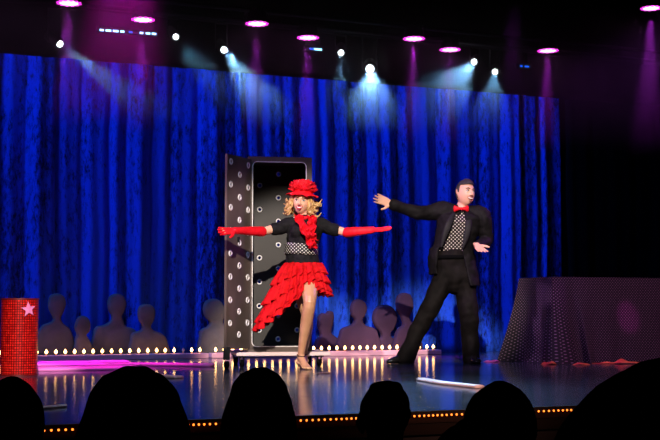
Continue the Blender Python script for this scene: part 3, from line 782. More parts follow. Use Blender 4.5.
def local(par, name, data, mt, wr=None, parent2=None):
    if wr and isinstance(data, bpy.types.Mesh): wrinkle(data, *wr)
    return obj(name, data, mt, parent2 or par, local=True)
# ============================================================ THE WOMAN
loc, L = frame(10.80, 303, 368)
wo = thing('person', 'smiling person in red flower hat, ruffled skirt and long red gloves, arms spread', 'person', loc, -YAW)
_obj = obj
def obj_local_patch():
    pass
# local drawing: identity-world temp by letting obj() treat data as local
def O(name, data, mt, par): return _obj(name, data, mt, par, local=True)
# body
hc = L(301.5, 202.0, -0.03)
HT = head_T(hc, yaw=-0.14, pitch=0.02, roll=0.10, s=1.0)
sR = L(288.5, 224); sL = L(321, 224.5)
eR = L(263, 231.5, -0.11); wR = L(235, 230.5, -0.30)
eL = L(346, 232.5, -0.06); wL = L(373, 230.0, -0.14)
pelv = L(303.5, 272, 0.0); waist = L(302, 249); chest = L(304.5, 231); nk = L(304.5, 219.5, 0.0)
bm = bmesh.new()
tube(bm, [L(303.5, 280), pelv, L(302.5, 259), waist, chest, L(304.5, 223.5), L(304.5, 219)], [(0.13, 0.09), (0.155, 0.105), (0.135, 0.095), (0.112, 0.085), (0.135, 0.098), (0.13, 0.08), (0.06, 0.05)], n=20, sub=4)
for sx in (-1, 1): ball(bm, chest + Vector((sx * 0.062, -0.065, -0.01)), (0.062, 0.055, 0.06), 14)
tube(bm, [L(304.5, 222), L(303.5, 214, -0.005), hc + Vector((0, 0.015, -0.03))], [(0.058, 0.052), (0.047, 0.048), (0.046, 0.05)], n=14)
tube(bm, [L(304, 222), sR, eR, (eR + wR) / 2, wR], [0.06, 0.05, 0.036, 0.033, 0.023], n=12)
tube(bm, [L(305, 222), sL, eL, (eL + wL) / 2, wL], [0.06, 0.05, 0.036, 0.033, 0.023], n=12)
hand(bm, wR, (L(213.5, 231.8, -0.40) - wR), (0.1, -0.75, 0.6), s=0.97, thumb=1, spread=0.20, curl=0.05)
hand(bm, wL, (L(393, 228.3, -0.18) - wL), (0, -0.35, 0.93), s=0.97, thumb=-1, spread=0.14, curl=0.03, thumb_out=.5)
# front leg and rear leg
kF = L(309.5, 303, -0.24); aF = L(301.3, 352, -0.10); hipF = L(308, 276, -0.01)
tube(bm, [hipF, L(309, 290, -0.14), kF, L(306.8, 320, -0.19), L(303.5, 338, -0.13), aF], [(0.088, 0.09), (0.08, 0.082), (0.056, 0.06), (0.055, 0.060), (0.042, 0.046), (0.031, 0.034)], n=14)
kB = L(307.5, 317, 0.03); aB = L(304.5, 350, 0.30); hipB = L(297, 277, 0.02)
tube(bm, [hipB, L(303, 298, 0.0), kB, L(306.5, 330, 0.12), L(306, 341, 0.22), aB], [(0.09, 0.09), (0.072, 0.075), (0.052, 0.055), (0.052, 0.055), (0.038, 0.042), (0.029, 0.032)], n=14)
# feet in heels
fF = L(299.5, 365.8, -0.16); fB = L(311, 364.5, 0.17)
def foot(bm, ank, toe, heelz=0.045, s=1.0):
    d = Vector((toe.x - ank.x, toe.y - ank.y, 0)); d.normalize(); 
    hl = Vector((ank.x, ank.y, 0)) - d * 0.035 + Vector((0, 0, heelz + 0.02))
    md = Vector((ank.x, ank.y, 0)) + d * 0.05 + Vector((0, 0, heelz * .7 + 0.03))
    bl = Vector((ank.x, ank.y, 0)) + d * 0.115 + Vector((0, 0, 0.022)); tp = Vector((ank.x, ank.y, 0)) + d * 0.165 + Vector((0, 0, 0.016))
    tube(bm, [ank, Vector((ank.x, ank.y, heelz + 0.05)), md], [0.031, 0.034, 0.03], n=10)
    tube(bm, [hl, md - Vector((0, 0, .008)), bl, tp], [(0.028 * s, 0.028), (0.032 * s, 0.027), (0.040 * s, 0.018), (0.026 * s, 0.012)], ref=(0, 0, 1), n=12)
    return d, hl, md, bl, tp
dirF = foot(bm, aF, aF + Vector((0.40, -0.85, 0)))
dirB = foot(bm, aB, aB + Vector((-0.15, -0.9, 0)))
head_shape(bm, HT)
me = remesh(bm, 0.0055, 2)
for mt in (M['skin'], M['skin_leg']): me.materials.append(mt)
zk = pelv.z
for p in me.polygons: p.material_index = 1 if p.center.z < zk else 0
O('body', me, None, wo)
# local face parts: use wo-local by temporarily swapping obj
def obj(name, bm, mt, parent=None, local=True, smooth=True, origin=None): return _obj(name, bm, mt, parent, local=True, smooth=smooth, origin=origin)
face_parts(wo, HT, mat('blonde_brow', (0.25, 0.13, 0.06), 0.7), True, 0.010)
# shoes
def heel_shoe(par, fd, mt):
    d, hl, md, bl, tp = fd; bm = bmesh.new(); n_ = Vector((-d.y, d.x, 0))
    dn = Vector((0, 0, -0.010))
    tube(bm, [hl + dn + d * -0.004, md + dn * 1.6, bl + dn * .5, tp + dn * .2 + d * 0.008], [(0.034, 0.026), (0.034, 0.018), (0.045, 0.014), (0.028, 0.012)], ref=(0, 0, 1), n=14)
    tube(bm, [hl + Vector((0, 0, -0.015)) - d * 0.012, Vector((hl.x, hl.y, 0.006)) - d * 0.014], [0.018, 0.009], ref=(0, 1, 0), n=10)
    o = obj('shoe', remesh(bm, 0.004, 2), mt, par)
    bm = bmesh.new(); c_ = Vector((hl.x, hl.y, 0)) + d * 0.035 + Vector((0, 0, hl.z + 0.055)); q = Vector((0.25 * d.x, 0.25 * d.y, 1)).normalized()
    ring(bm, c_, q, 0.037, 0.0045); obj('strap', bm, M['strap'], o)
heel_shoe(wo, dirF, M['shoe_w']); heel_shoe(wo, dirB, M['shoe_w'])
# black top with short sleeves
bm = bmesh.new()
tube(bm, [L(302.6, 264), L(302, 256), waist, L(303, 240), chest, L(304.5, 225.5), L(304.5, 221)], [(0.158, 0.122), (0.146, 0.112), (0.135, 0.103), (0.148, 0.108), (0.158, 0.113), (0.150, 0.098), (0.098, 0.072)], n=24, sub=4)
for sx in (-1, 1): ball(bm, chest + Vector((sx * 0.062, -0.067, -0.01)), (0.070, 0.064, 0.068), 14)
tube(bm, [L(303, 225), sR + Vector((0, 0, -0.003)), L(281, 228, -0.03), L(274.5, 229, -0.05)], [0.070, 0.064, 0.060, 0.060], n=14)
tube(bm, [L(306, 225), sL + Vector((0, 0, -0.003)), L(329, 228, -0.02), L(335.5, 230, -0.03)], [0.070, 0.064, 0.060, 0.060], n=14)
me = remesh(bm, 0.007, 2)
O('top', wrinkle(me, 0.006, 14, (1, 1, 1), 1.0), M['black_knit'], wo)
# spotted belt
bm = bmesh.new()
z0, z1 = L(301, 254.5).z, L(301, 244).z; cx = L(301.5, 249)
def belt(u, v):
    a = 2 * PI * u; z_ = z0 + (z1 - z0) * v
    return (cx.x + 0.145 * math.cos(a), cx.y + 0.113 * math.sin(a), z_ + 0.006 * math.sin(2 * a))
sheet(bm, belt, 48, 6, True, uv=lambda u, v: (u * 0.84, v * (z1 - z0)))
o = O('belt', bm, M['belt_dots'], wo); solid(o, 0.006, 1); o['label'] = 'wide black belt with white dots'
# gloves
def glove(e, w, hd, nrm, thumb, **kw):
    bm = bmesh.new(); st = e + (w - e) * 0.02
    tube(bm, [st, e + (w - e) * 0.35, e + (w - e) * 0.75, w], [0.0425, 0.040, 0.032, 0.029], n=14)
    hand(bm, w, hd, nrm, s=1.0, thumb=thumb, **kw)
    for v in bm.verts: pass
    me = remesh(bm, 0.0045, 1)
    for v, n_ in zip(me.vertices, [v.normal.copy() for v in me.vertices]): v.co += n_ * 0.0022
    return O('glove', wrinkle(me, 0.002, 30, (1, 1, 1), 3), M['red'], wo)
glove(eR, wR, (L(213.5, 231.8, -0.40) - wR), (0.1, -0.75, 0.6), 1, spread=0.20, curl=0.05)
glove(eL, wL, (L(393, 228.3, -0.18) - wL), (0, -0.35, 0.93), -1, spread=0.14, curl=0.03, thumb_out=.5)
# ruffled skirt
wz = L(303, 263).z; wc = L(303.3, 263)
def hem(a):
    """angle a: 0 = picture right, -pi/2 = towards the camera. returns hem offset (x,y,z) from waist centre"""
    # tail points to the picture left and slightly back
    ta = math.radians(186); d = abs((a - ta + PI) % (2 * PI) - PI)
    tail = math.exp(-(d / 0.98) ** 2.4)
    lift = math.exp(-(((a - math.radians(-65) + PI) % (2 * PI) - PI) / 0.55) ** 2)
    r = 0.222 + 0.185 * tail - 0.01 * lift
    drop = 0.285 + 0.30 * tail - 0.05 * lift
    return r, drop
def skirt_layer(bm, t0, t1, off, waves, amp, ph):
    def fn(u, v):
        a = 2 * PI * u; r, dp = hem(a)
        t_ = t0 + (t1 - t0) * v
        rw, rd = 0.162, 0.122
        k = t_ ** 0.85
        rr_x = rw + (r - rw) * k; rr_y = rd + (r * 0.9 - rd) * k
        wv = (amp * v + 0.006) * math.sin(waves * a + ph + 1.3 * math.sin(3 * a)) + off * (0.3 + v) + 0.008 * v * math.sin(waves * 2.7 * a + ph)
        p = Vector((math.cos(a) * (rr_x + wv), math.sin(a) * (rr_y + wv), -dp * t_ - 0.010 * v * math.cos(waves * a + ph + 0.8)))
        p.z += 0.008 * noise.noise(Vector((a * 4, v * 3, ph)))
        return wc + p
    sheet(bm, fn, 180, 12, True)
bm = bmesh.new(); skirt_layer(bm, 0.0, 1.0, 0.0, 15, 0.020, 0.3); o = O('underskirt', bm, M['red_cloth'], wo); solid(o, 0.003)
for k, (a0, a1, of) in enumerate(((0.0, 0.36, 0.012), (0.30, 0.66, 0.016), (0.60, 0.93, 0.016), (0.84, 1.05, 0.018))):
    bm = bmesh.new(); skirt_layer(bm, a0, a1, of, 19 + 3 * k, 0.018, 1.1 * k); o = O('ruffle', bm, M['red_cloth'], wo); solid(o, 0.003)
# hair: curls
bm = bmesh.new(); q3 = HT.to_3x3()
def hp(x_, y_, z_): return HT @ Vector((x_, y_, z_))
rn = random.Random(4)
ball(bm, hp(0, 0.024, 0.0), (0.086, 0.086, 0.100), 20, rot=q3.normalized())
for i in range(96):
    a = rn.uniform(-0.62, PI + 0.62)     # around the head, front left open
    r0 = 0.082 + rn.uniform(-.008, .008)
    st = Vector((math.cos(a) * r0, 0.012 + math.sin(a) * 0.088, 0.048 + rn.uniform(-.02, .02)))
    ln = rn.uniform(0.14, 0.195); p = []
    fl = rn.uniform(0.015, 0.062); wv = rn.uniform(0.008, 0.016); ph = rn.uniform(0, 6.28)
    for k in range(8):
        t_ = k / 7; o_ = r0 + fl * t_ + wv * math.sin(t_ * 11 + ph) * t_
        if k == 7: o_ += rn.uniform(0, 0.018)
        aa = a + 0.16 * math.sin(t_ * 9 + ph * 1.7) * t_
        yy = 0.012 + math.sin(aa) * (o_ + 0.006)
        p.append(hp(math.cos(aa) * o_, yy, st.z - ln * t_ + (0.018 if k == 7 else 0)))
    tube(bm, p, [0.010, 0.012, 0.012, 0.0115, 0.011, 0.010, 0.008, 0.003], n=7, sub=2)
for i in range(22):
    sx = -1 if i % 2 else 1; z_ = rn.uniform(-0.12, 0.02); y_ = rn.uniform(0.0, 0.09); l_ = rn.uniform(0.04, 0.075); u_ = rn.uniform(-.01, .03)
    tube(bm, [hp(sx * 0.085, y_, z_ + .02), hp(sx * (0.10 + l_ * .3), y_, z_), hp(sx * (0.10 + l_ * .75), y_, z_ - .006), hp(sx * (0.105 + l_), y_, z_ + u_)], [.009, .009, .007, .003], n=7, sub=3)
O('hair', bm, M['hair_w'], wo)
for sx in (-1, 1): obj('earring', ball(bmesh.new(), hp(sx * 0.083, -0.012, -0.045), 0.008, 10), M['pearl'], wo)
# hat
bm = bmesh.new()
def brim(u, v):
    a = 2 * PI * u; r = 0.080 + 0.068 * v
    w = 0.005 * v * math.sin(7 * a) + 0.003 * v * math.sin(13 * a + 1)
    return hp(math.cos(a) * r * 1.0, 0.008 + math.sin(a) * r * 0.95, 0.082 - 0.026 * v + w)
sheet(bm, brim, 120, 6, True)
hat = O('flower_hat', bm, M['red'], wo); solid(hat, 0.006); hat['label'] = 'red hat covered in petals'
bm = bmesh.new(); ball(bm, hp(0, 0.012, 0.100), (0.100, 0.098, 0.080), 20, rot=q3.normalized()); obj('crown', bm, M['red'], hat)
def petal(bm, c, nrm, up, w, h, cup):
    nrm = nrm.normalized(); s_ = up.cross(nrm).normalized(); up = nrm.cross(s_)
    def fn(u, v):
        x_ = (u - .5) * 2; ww = w * math.sin(PI * min(.98, .12 + v * .80)) ** .7
        return c + s_ * x_ * ww + up * h * v + nrm * (cup * v * v + 0.012 * math.sin(x_ * 6 + v * 5) * v - 0.02 * x_ * x_ * v)
    sheet(bm, fn, 6, 5)
bm = bmesh.new()
for i in range(170):
    th_ = rn.uniform(0, 2 * PI); ph = math.acos(rn.uniform(-0.35, 1))
    nn = Vector((math.cos(th_) * math.sin(ph), math.sin(th_) * math.sin(ph), math.cos(ph)))
    c_ = hp(nn.x * 0.104, 0.012 + nn.y * 0.098, 0.102 + nn.z * 0.070)
    petal(bm, c_ - q3 @ nn * .006, q3 @ nn, q3 @ (Vector((0, 0, 1)).cross(nn).cross(nn) * -1 + Vector((rn.uniform(-.5, .5), rn.uniform(-.5, .5), rn.uniform(-.2, .3)))), rn.uniform(.022, .034), rn.uniform(.030, .048), rn.uniform(.022, .040))
o = obj('petals', bm, M['red'], hat); solid(o, 0.002)
# scarf: wrap and two ruffled falls
bm = bmesh.new()
ncx = L(304.5, 218.5, 0.0)
tube(bm, [ncx + Vector((0.075 * math.cos(a), 0.062 * math.sin(a), 0.012 - 0.012 * math.sin(a) * -1)) for a in [k * PI / 6 for k in range(13)]], [0.017] * 13, n=8, sub=2, ref=(0, 0, 1))
sca = O('scarf', wrinkle(remesh(bm, .005, 1), 0.006, 40), M['red'], wo)
def fall(pix, wd, ph):
    bm = bmesh.new(); pp = [Vector(p) for p in cr([tuple(L(*p)) for p in pix], 10)]
    n_ = len(pp) - 1
    def fn(u, v):
        i = v * n_; i0 = min(int(i), n_ - 1); p = pp[i0].lerp(pp[i0 + 1], i - i0)
        x_ = (u - .5) * 2
        return p + Vector((x_ * wd * (0.65 + 0.35 * abs(math.sin(v * 11 + ph + x_ * .8))), -0.010 - 0.020 * math.sin(v * 24 + ph + x_ * 1.4) - 0.012 * math.cos(x_ * 7 + v * 9), 0.008 * math.sin(x_ * 5 + v * 20)))
    sheet(bm, fn, 16, 60)
    o = obj('ruffle', bm, M['red'], sca); solid(o, 0.003)
fall([(298, 215, -0.09), (301, 222, -0.14), (306, 232, -0.185), (311, 241, -0.165), (312.5, 248, -0.15)], 0.046, 0)
fall([(312, 216, -0.075), (312, 224, -0.13), (311, 233, -0.185), (314, 240, -0.16)], 0.044, 2)
# sparkly trim on neckline (small beads)
for i, p in enumerate(((294, 217.5), (295.2, 219.6), (296.6, 221.6), (298.2, 223.6))):
    obj('bead', ball(bmesh.new(), L(*p, -0.115), 0.0048, 8), M['pearl'], wo)

# ============================================================ THE MAN
loc, L = frame(11.80, 440, 363)
mn = thing('person', 'laughing man in black suit, spotted shirt and red bow tie, one arm flung out', 'person', loc, -YAW)
hc = L(465.3, 193.5, -0.03); HM = head_T(hc, yaw=0.50, pitch=-0.04, roll=0.06, s=1.10)
sR = L(443.5, 210.5); sL = L(481, 215, -0.02)
eR = L(417, 212.5, -0.05); wR = L(391.5, 203.8, -0.10)
eL = L(485.5, 240, 0.02); wL = L(477.0, 245.5, -0.24)
chest = L(460, 222); waist = L(453, 248); pelv = L(453.5, 268); neck0 = L(461.5, 211)
hipR = L(447, 272); kR = L(428, 311, -0.03); aR = L(409.5, 352, -0.02)
hipL = L(463, 273); kL = L(468.5, 314, -0.06); aL = L(471.5, 353, 0.02)
bm = bmesh.new()
tube(bm, [L(454, 280), pelv, waist, L(457, 234), chest, L(461, 214)], [(0.12, 0.09), (0.15, 0.105), (0.145, 0.10), (0.155, 0.105), (0.17, 0.11), (0.09, 0.07)], n=20)
tube(bm, [L(461, 214), neck0, hc + Vector((0, 0.015, -0.04))], [0.068, 0.060, 0.058], n=14)
tube(bm, [L(455, 213), sR, eR, (eR + wR) / 2, wR], [0.06, 0.054, 0.040, 0.036, 0.029], n=12)
tube(bm, [L(467, 214), sL, eL, (eL + wL) / 2, wL], [0.06, 0.054, 0.040, 0.036, 0.029], n=12)
tube(bm, [hipR, L(438, 292), kR, L(418, 331, 0), aR], [0.085, .078, 0.060, 0.056, 0.040], n=12)
tube(bm, [hipL, L(466, 293), kL, L(470, 332, 0), aL], [0.085, .078, 0.060, 0.056, 0.040], n=12)
hand(bm, wR, L(368.5, 195.0, -0.16) - wR, (0.15, -0.95, 0.2), s=1.15, thumb=1, spread=0.13, curl=0.02)
hand(bm, wL, Vector((0.22, -0.80, -0.40)), (0.0, -0.45, 0.9), s=1.12, thumb=1, spread=0.14, curl=0.06, thumb_out=1.3)
head_shape(bm, HM, jaw=1.35, nose=1.2)
me = remesh(bm, 0.0058, 2)
O('body', me, M['skin'], mn)
face_parts(mn, HM, M['brow'], False, 0.017)
# hair: short cap with a raised quiff
bm = bmesh.new(); q3 = HM.to_3x3()
def hp(x_, y_, z_): return HM @ Vector((x_, y_, z_))
r = bmesh.ops.create_uvsphere(bm, u_segments=40, v_segments=28, radius=1.0)
kill = []
for v in r['verts']:
    x_, y_, z_ = v.co
    k = max(0, 0.1 - z_); X = x_ * 0.084; Y = y_ * 0.103 + 0.004; Z = z_ * 0.122 + 0.006
    if z_ < .1 and y_ > 0: Y *= 1 - 0.36 * k
    # hairline
    lim = 0.062 if y_ < -0.25 else (0.036 if y_ < 0.05 else -0.045 - 0.03 * y_)
    if -0.25 <= y_ < 0.05 and abs(x_) > .6: lim = -0.005
    if Z < lim: kill.append(v)
    if y_ < -0.1 and z_ > .5: Z += 0.010 * (1 - abs(x_)); Y -= 0.006
    nz_ = 0.004 * noise.noise(Vector((X, Y, Z)) * 70)
    v.co = hp(X * (1 + nz_ * 8), Y, Z + nz_)
bmesh.ops.delete(bm, geom=kill, context='VERTS')
o = O('hair', bm, M['hair_m'], mn); solid(o, 0.010, -1)
# shirt
bm = bmesh.new()
tube(bm, [L(452.5, 260), L(453, 252), waist, L(457, 234), chest, L(461, 215), L(461.5, 211.5)], [(0.168, 0.126), (0.166, 0.124), (0.165, 0.122), (0.176, 0.128), (0.188, 0.132), (0.13, 0.088), (0.072, 0.066)], n=24)
shirt = O('shirt', remesh(bm, 0.007, 3), M['shirt'], mn); shirt['label'] = 'dark shirt with small pale dots'
# collar, placket
bm = bmesh.new(); cc = L(461.5, 210.5)
for sx in (-1, 1):
    tube(bm, [cc + Vector((sx * 0.062, 0.02, 0.004)), cc + Vector((sx * 0.050, -0.050, -0.004)), cc + Vector((sx * 0.018, -0.078, -0.014)), cc + Vector((sx * 0.045, -0.095, -0.045))], [(0.008, .016), (.008, .018), (.008, .016), (.006, .010)], ref=(0, 0, 1), n=8)
obj('collar', bm, M['black_suit'], shirt)
# bow tie
bm = bmesh.new(); bc = L(461.2, 208.6, -0.105)
for sx in (-1, 1):
    tube(bm, [bc + Vector((sx * 0.006, 0, 0)), bc + Vector((sx * 0.03, -0.004, 0)), bc + Vector((sx * 0.064, 0.004, 0))], [(.012, .010), (.018, .014), (.031, .012)], ref=(0, 1, 0), n=12)
box(bm, bc, (0.020, 0.026, 0.026), bev=0.005)
bt = O('bow_tie', bm, M['red'], mn); autosharp(bt, 40); bt['label'] = 'red bow tie'
# trousers
bm = bmesh.new()
tube(bm, [L(452.5, 256), L(453, 264), L(454.5, 278), L(455, 284)], [(0.172, 0.130), (0.180, 0.135), (0.182, 0.135), (0.12, 0.11)], n=22)
tube(bm, [hipR, L(438, 292), kR, L(418, 331, 0), L(408, 352, -0.01), L(404.5, 359.5, -0.01)], [(0.115, 0.125), (0.106, 0.112), (0.092, 0.098), (0.086, 0.094), (0.085, 0.095), (0.084, 0.100)], n=18, wob=lambda t_, a: 1 + 0.02 * math.sin(t_ * 17 + a * 2))
tube(bm, [hipL, L(466, 293), kL, L(470, 332, 0), L(471.5, 352, 0), L(472, 360, 0)], [(0.115, 0.125), (0.108, 0.114), (0.094, 0.10), (0.086, 0.094), (0.084, 0.094), (0.083, 0.098)], n=18, wob=lambda t_, a: 1 + 0.02 * math.sin(t_ * 15 + a * 2 + 1))
O('trousers', wrinkle(remesh(bm, 0.008, 2), 0.014, 6, (1, 1, 1.2), 5.0), M['trousers'], mn)
# jacket: open shell plus sleeves
bm = bmesh.new()
rings_ = [(L(456, 286), .205, .160, 1.15), (L(454.5, 275), .205, .160, 1.05), (L(453.5, 262), .198, .152, 0.95), (waist, .188, .142, 0.88), (L(457, 234), .198, .148, 0.74), (chest, .212, .150, 0.56), (L(460.5, 215.5), .20, .128, 0.40), (L(461, 211.5), .11, .092, 0.55)]
seq = cr([(*p, a, b_, g) for p, a, b_, g in rings_], 5)
def jshell(u, v, e):
    i = v * (len(seq) - 1); i0 = min(int(i), len(seq) - 2); t_ = i - i0; s0 = [a + (b_ - a) * t_ for a, b_ in zip(seq[i0], seq[i0 + 1])]
    g = s0[5]; ax = -PI / 2 - 0.12                   # gap centre: towards the camera, slightly to picture left
    a = ax + g * 0.62 + (2 * PI - g * 1.24) * u
    dz = 0
    if v < 0.02: dz = -0.0
    fl = 1.0 + 0.10 * (1 - v) ** 2
    return Vector((s0[0] + math.cos(a) * (s0[3] * fl + e), s0[1] + math.sin(a) * (s0[4] * fl + e), s0[2] + dz))
A_ = sheet(bm, lambda u, v: jshell(u, v, 0.010), 60, 36); B_ = sheet(bm, lambda u, v: jshell(u, v, -0.010), 60, 36)
for j in range(36):
    for i in (0, 60): bm.faces.new((A_[j][i], A_[j + 1][i], B_[j + 1][i], B_[j][i]))
for i in range(60):
    for j in (0, 36): bm.faces.new((A_[j][i], A_[j][i + 1], B_[j][i + 1], B_[j][i]))
# hem lift on picture-left side: the jacket swings open there
for v in bm.verts:
    if v.co.z < waist.z and v.co.x < waist.x:
        k = min(1, (waist.x - v.co.x) / 0.12); v.co.z += k * (waist.z - v.co.z) * 0.30; v.co.x -= k * 0.03
tube(bm, [L(455, 213.5), sR, L(430, 212.5), eR, L(404, 208.5, -0.07), L(393, 204.3, -0.10)], [(.085, .085), (.088, .085), (.076, .075), (.066, .066), (.058, .058), (.052, .052)], n=16, wob=lambda t_, a: 1 + 0.02 * math.sin(t_ * 22 + a * 2))
tube(bm, [L(467, 214.5), sL, L(485, 228, 0.0), eL, L(482.5, 244, -0.10), L(478.2, 245.6, -0.20)], [(.085, .085), (.088, .085), (.078, .078), (.070, .070), (.062, .062), (.056, .056)], n=16, wob=lambda t_, a: 1 + 0.02 * math.sin(t_ * 20 + a * 2))
jk = O('jacket', wrinkle(remesh(bm, 0.0075, 2), 0.012, 8, (1, 1, 1.3), 9.0), M['black_suit'], mn)
# lapels
for sx, pix in ((-1, [(454.5, 213, -0.115), (449, 224, -0.165), (444.5, 236, -0.17), (441.5, 247, -0.165)]), (1, [(468.5, 214, -0.115), (468.5, 226, -0.165), (466, 238, -0.17), (463, 248, -0.165)])):
    bm = bmesh.new(); tube(bm, [L(*p) for p in pix], [(.018, .006), (.034, .008), (.026, .008), (.010, .006)], ref=(0, 1, 0), n=12)
    obj('lapel', bm, mat('satin_lapel', (0.008, 0.007, 0.010), 0.6, spec=.2), jk)
# shirt cuff, shoes, belt
bm = bmesh.new(); dd = (L(452.5, 257.5))
def bf(u, v): a = 2 * PI * u; return (dd.x + 0.186 * math.cos(a), dd.y + 0.144 * math.sin(a), dd.z + (v - .5) * 0.035)
sheet(bm, bf, 40, 2, True); o = O('belt', bm, M['black'], mn); solid(o, 0.006, 1)
for ank, d in ((L(405.5, 358), Vector((-0.86, -0.5, 0))), (L(471.8, 358), Vector((0.18, -0.98, 0)))):
    d.normalize(); g = Vector((ank.x, ank.y, 0)); bm = bmesh.new()
    tube(bm, [g - d * 0.075 + Vector((0, 0, .050)), g + Vector((0, 0, .058)), g + d * 0.09 + Vector((0, 0, .042)), g + d * 0.165 + Vector((0, 0, .030)), g + d * 0.20 + Vector((0, 0, .024))], [(.036, .040), (.042, .052), (.048, .036), (.046, .026), (.028, .016)], ref=(0, 0, 1), n=14)
    me = remesh(bm, 0.006, 2)
    for v in me.vertices: v.co.z = max(v.co.z, 0.006)
    sh = O('shoe', me, M['shoe_m'], mn)
    bm = bmesh.new()
    tube(bm, [g - d * 0.09 + Vector((0, 0, .008)), g + Vector((0, 0, .008)), g + d * 0.12 + Vector((0, 0, .008)), g + d * 0.205 + Vector((0, 0, .008))], [(.036, .0075), (.036, .0075), (.050, .0075), (.030, .0075)], ref=(0, 0, 1), n=12)
    obj('sole', bm, M['black'], sh)

# ============================================================ AUDIENCE
def seated(d, px, top_py, label, hw, hair='short', face=0.0, tilt=0.0):
    o = HP(px, top_py, d); top = o.z; fz = rake(o.y); H = top - fz
    par = thing('person', label, 'person', (o.x, o.y, fz), -YAW + face, 'audience members in front of the stage')
    s = H / 1.28; hs = hw / 0.17
    def S(x_, y_, z_): return Vector((x_ * s, y_ * s, z_ * s))
    bm = bmesh.new(); hcz = 1.28 * s - 0.122 * hs - 0.012
    T = head_T(Vector((0, 0, hcz)), yaw=PI, roll=tilt, s=hs)
    tube(bm, [S(0, 0, .42), S(0, 0, .55), S(0, 0.0, .75), S(0, -.02, .92), S(0, -.01, 1.0)], [(.17, .12), (.17, .12), (.17, .11), (.16, .10), (.07, .06)], n=18)
    tube(bm, [S(0, -.01, .98), S(0, 0, 1.05), Vector((0, 0.0, hcz - .03))], [.06, .055, .055], n=12)
    for sx in (-1, 1):
        tube(bm, [S(sx * .08, -.01, .96), S(sx * .185, 0, .94), S(sx * .22, .03, .68), S(sx * .15, .22, .55)], [.06, .055, .042, .03], n=10)
        hand(bm, S(sx * .15, .22, .55), Vector((-sx * .5, .85, -.1)), (0, 0, -1), s=.95, thumb=sx)
        tube(bm, [S(sx * .09, 0, .47), S(sx * .11, .40, .47), S(sx * .11, .43, .25), S(sx * .11, .42, .07)], [.08, .06, .05, .04], n=10)
        tube(bm, [S(sx * .11, .38, .035), S(sx * .11, .52, .035), S(sx * .11, .60, .03)], [(.04, .033), (.045, .03), (.03, .022)], ref=(0, 0, 1), n=10)
    head_shape(bm, T)
    me = remesh(bm, 0.011, 2); zmin = min(v.co.z for v in me.vertices)
    for v in me.vertices: v.co.z = max(v.co.z - zmin if v.co.z < 0.03 else v.co.z, 0.0)
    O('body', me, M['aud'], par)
    bm = bmesh.new(); k = hs; c_ = Vector((0, -0.0, hcz)); q = T.to_3x3().normalized()
    if hair == 'short':
        ball(bm, c_ + Vector((0, -0.012 * k, 0.018 * k)), (0.084 * k, 0.104 * k, 0.110 * k), 24, rot=q)
    elif hair == 'cap':
        ball(bm, c_ + Vector((0, -0.006 * k, 0.026 * k)), (0.086 * k, 0.104 * k, 0.094 * k), 24, rot=q)
        tube(bm, [c_ + Vector((-.034 * k, 0, .092 * k)), c_ + Vector((0, 0, .098 * k)), c_ + Vector((.034 * k, 0, .092 * k))], [.026 * k] * 3, n=12)
        tube(bm, [c_ + Vector((-.078 * k, -.02, .012 * k)), c_ + Vector((-.088 * k, -.02, -.02 * k)), c_ + Vector((-.080 * k, -.02, -.05 * k))], [.010 * k, .012 * k, .01 * k], n=8)
    else:
        wd = {'bob': 0.112, 'long': 0.100, 'wide': 0.12}[hair]
        ball(bm, c_ + Vector((0, -0.012 * k, 0.014 * k)), (0.090 * k, 0.108 * k, 0.114 * k), 24, rot=q)
        tube(bm, [c_ + Vector((0, -.02 * k, .07 * k)), c_ + Vector((0, -.025 * k, 0)), c_ + Vector((0, -.03 * k, -.08 * k)), c_ + Vector((0, -.03 * k, -.17 * k))],
             [(.076 * k, .085 * k), (.097 * k, .095 * k), (wd * k, .09 * k), (wd * .95 * k, .07 * k)], n=24, ref=(0, 1, 0))
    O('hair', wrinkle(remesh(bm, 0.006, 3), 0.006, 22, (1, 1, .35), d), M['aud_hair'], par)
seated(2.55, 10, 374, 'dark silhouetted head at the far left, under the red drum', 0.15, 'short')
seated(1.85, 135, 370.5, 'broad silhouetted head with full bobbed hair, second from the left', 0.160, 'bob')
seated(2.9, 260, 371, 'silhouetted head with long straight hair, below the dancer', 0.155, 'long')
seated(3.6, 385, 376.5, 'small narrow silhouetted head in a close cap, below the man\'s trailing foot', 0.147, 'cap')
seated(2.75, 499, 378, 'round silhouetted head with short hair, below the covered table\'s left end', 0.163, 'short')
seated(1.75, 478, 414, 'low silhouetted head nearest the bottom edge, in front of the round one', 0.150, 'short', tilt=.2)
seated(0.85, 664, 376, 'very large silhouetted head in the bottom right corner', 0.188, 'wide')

# ============================================================ LIGHTING RIG
obj = _obj
def spot(loc, target, col, energy, deg, blend=0.3, r=0.03):
    ld = bpy.data.lights.new('spot', 'SPOT'); ld.color = col; ld.energy = energy; ld.spot_size = math.radians(deg); ld.spot_blend = blend; ld.shadow_soft_size = r
    o = bpy.data.objects.new('spot_light', ld); COL.objects.link(o); o.location = loc
    o.rotation_euler = (Vector(target) - Vector(loc)).to_track_quat('-Z', 'Y').to_euler(); return o
def area(loc, target, col, energy, sx, sy):
    ld = bpy.data.lights.new('area', 'AREA'); ld.shape = 'RECTANGLE'; ld.size = sx; ld.size_y = sy; ld.color = col; ld.energy = energy
    o = bpy.data.objects.new('wash_light', ld); COL.objects.link(o); o.location = loc
    o.rotation_euler = (Vector(target) - Vector(loc)).to_track_quat('-Z', 'Y').to_euler(); return o
PINK = (0.66, 0.04, 1.0)
pipes = {}
def pipe(key, px, py, Y, lab):
    z_ = YP(px, py, Y).z
    pipes[key] = (Y, z_)
    bm = bmesh.new(); cyl(bm, (XL + .01, Y, z_), (XR - .01, Y, z_), 0.022, n=10)
    tag(_obj('lighting_pipe', bm, M['black_metal']), lab, 'pipe')
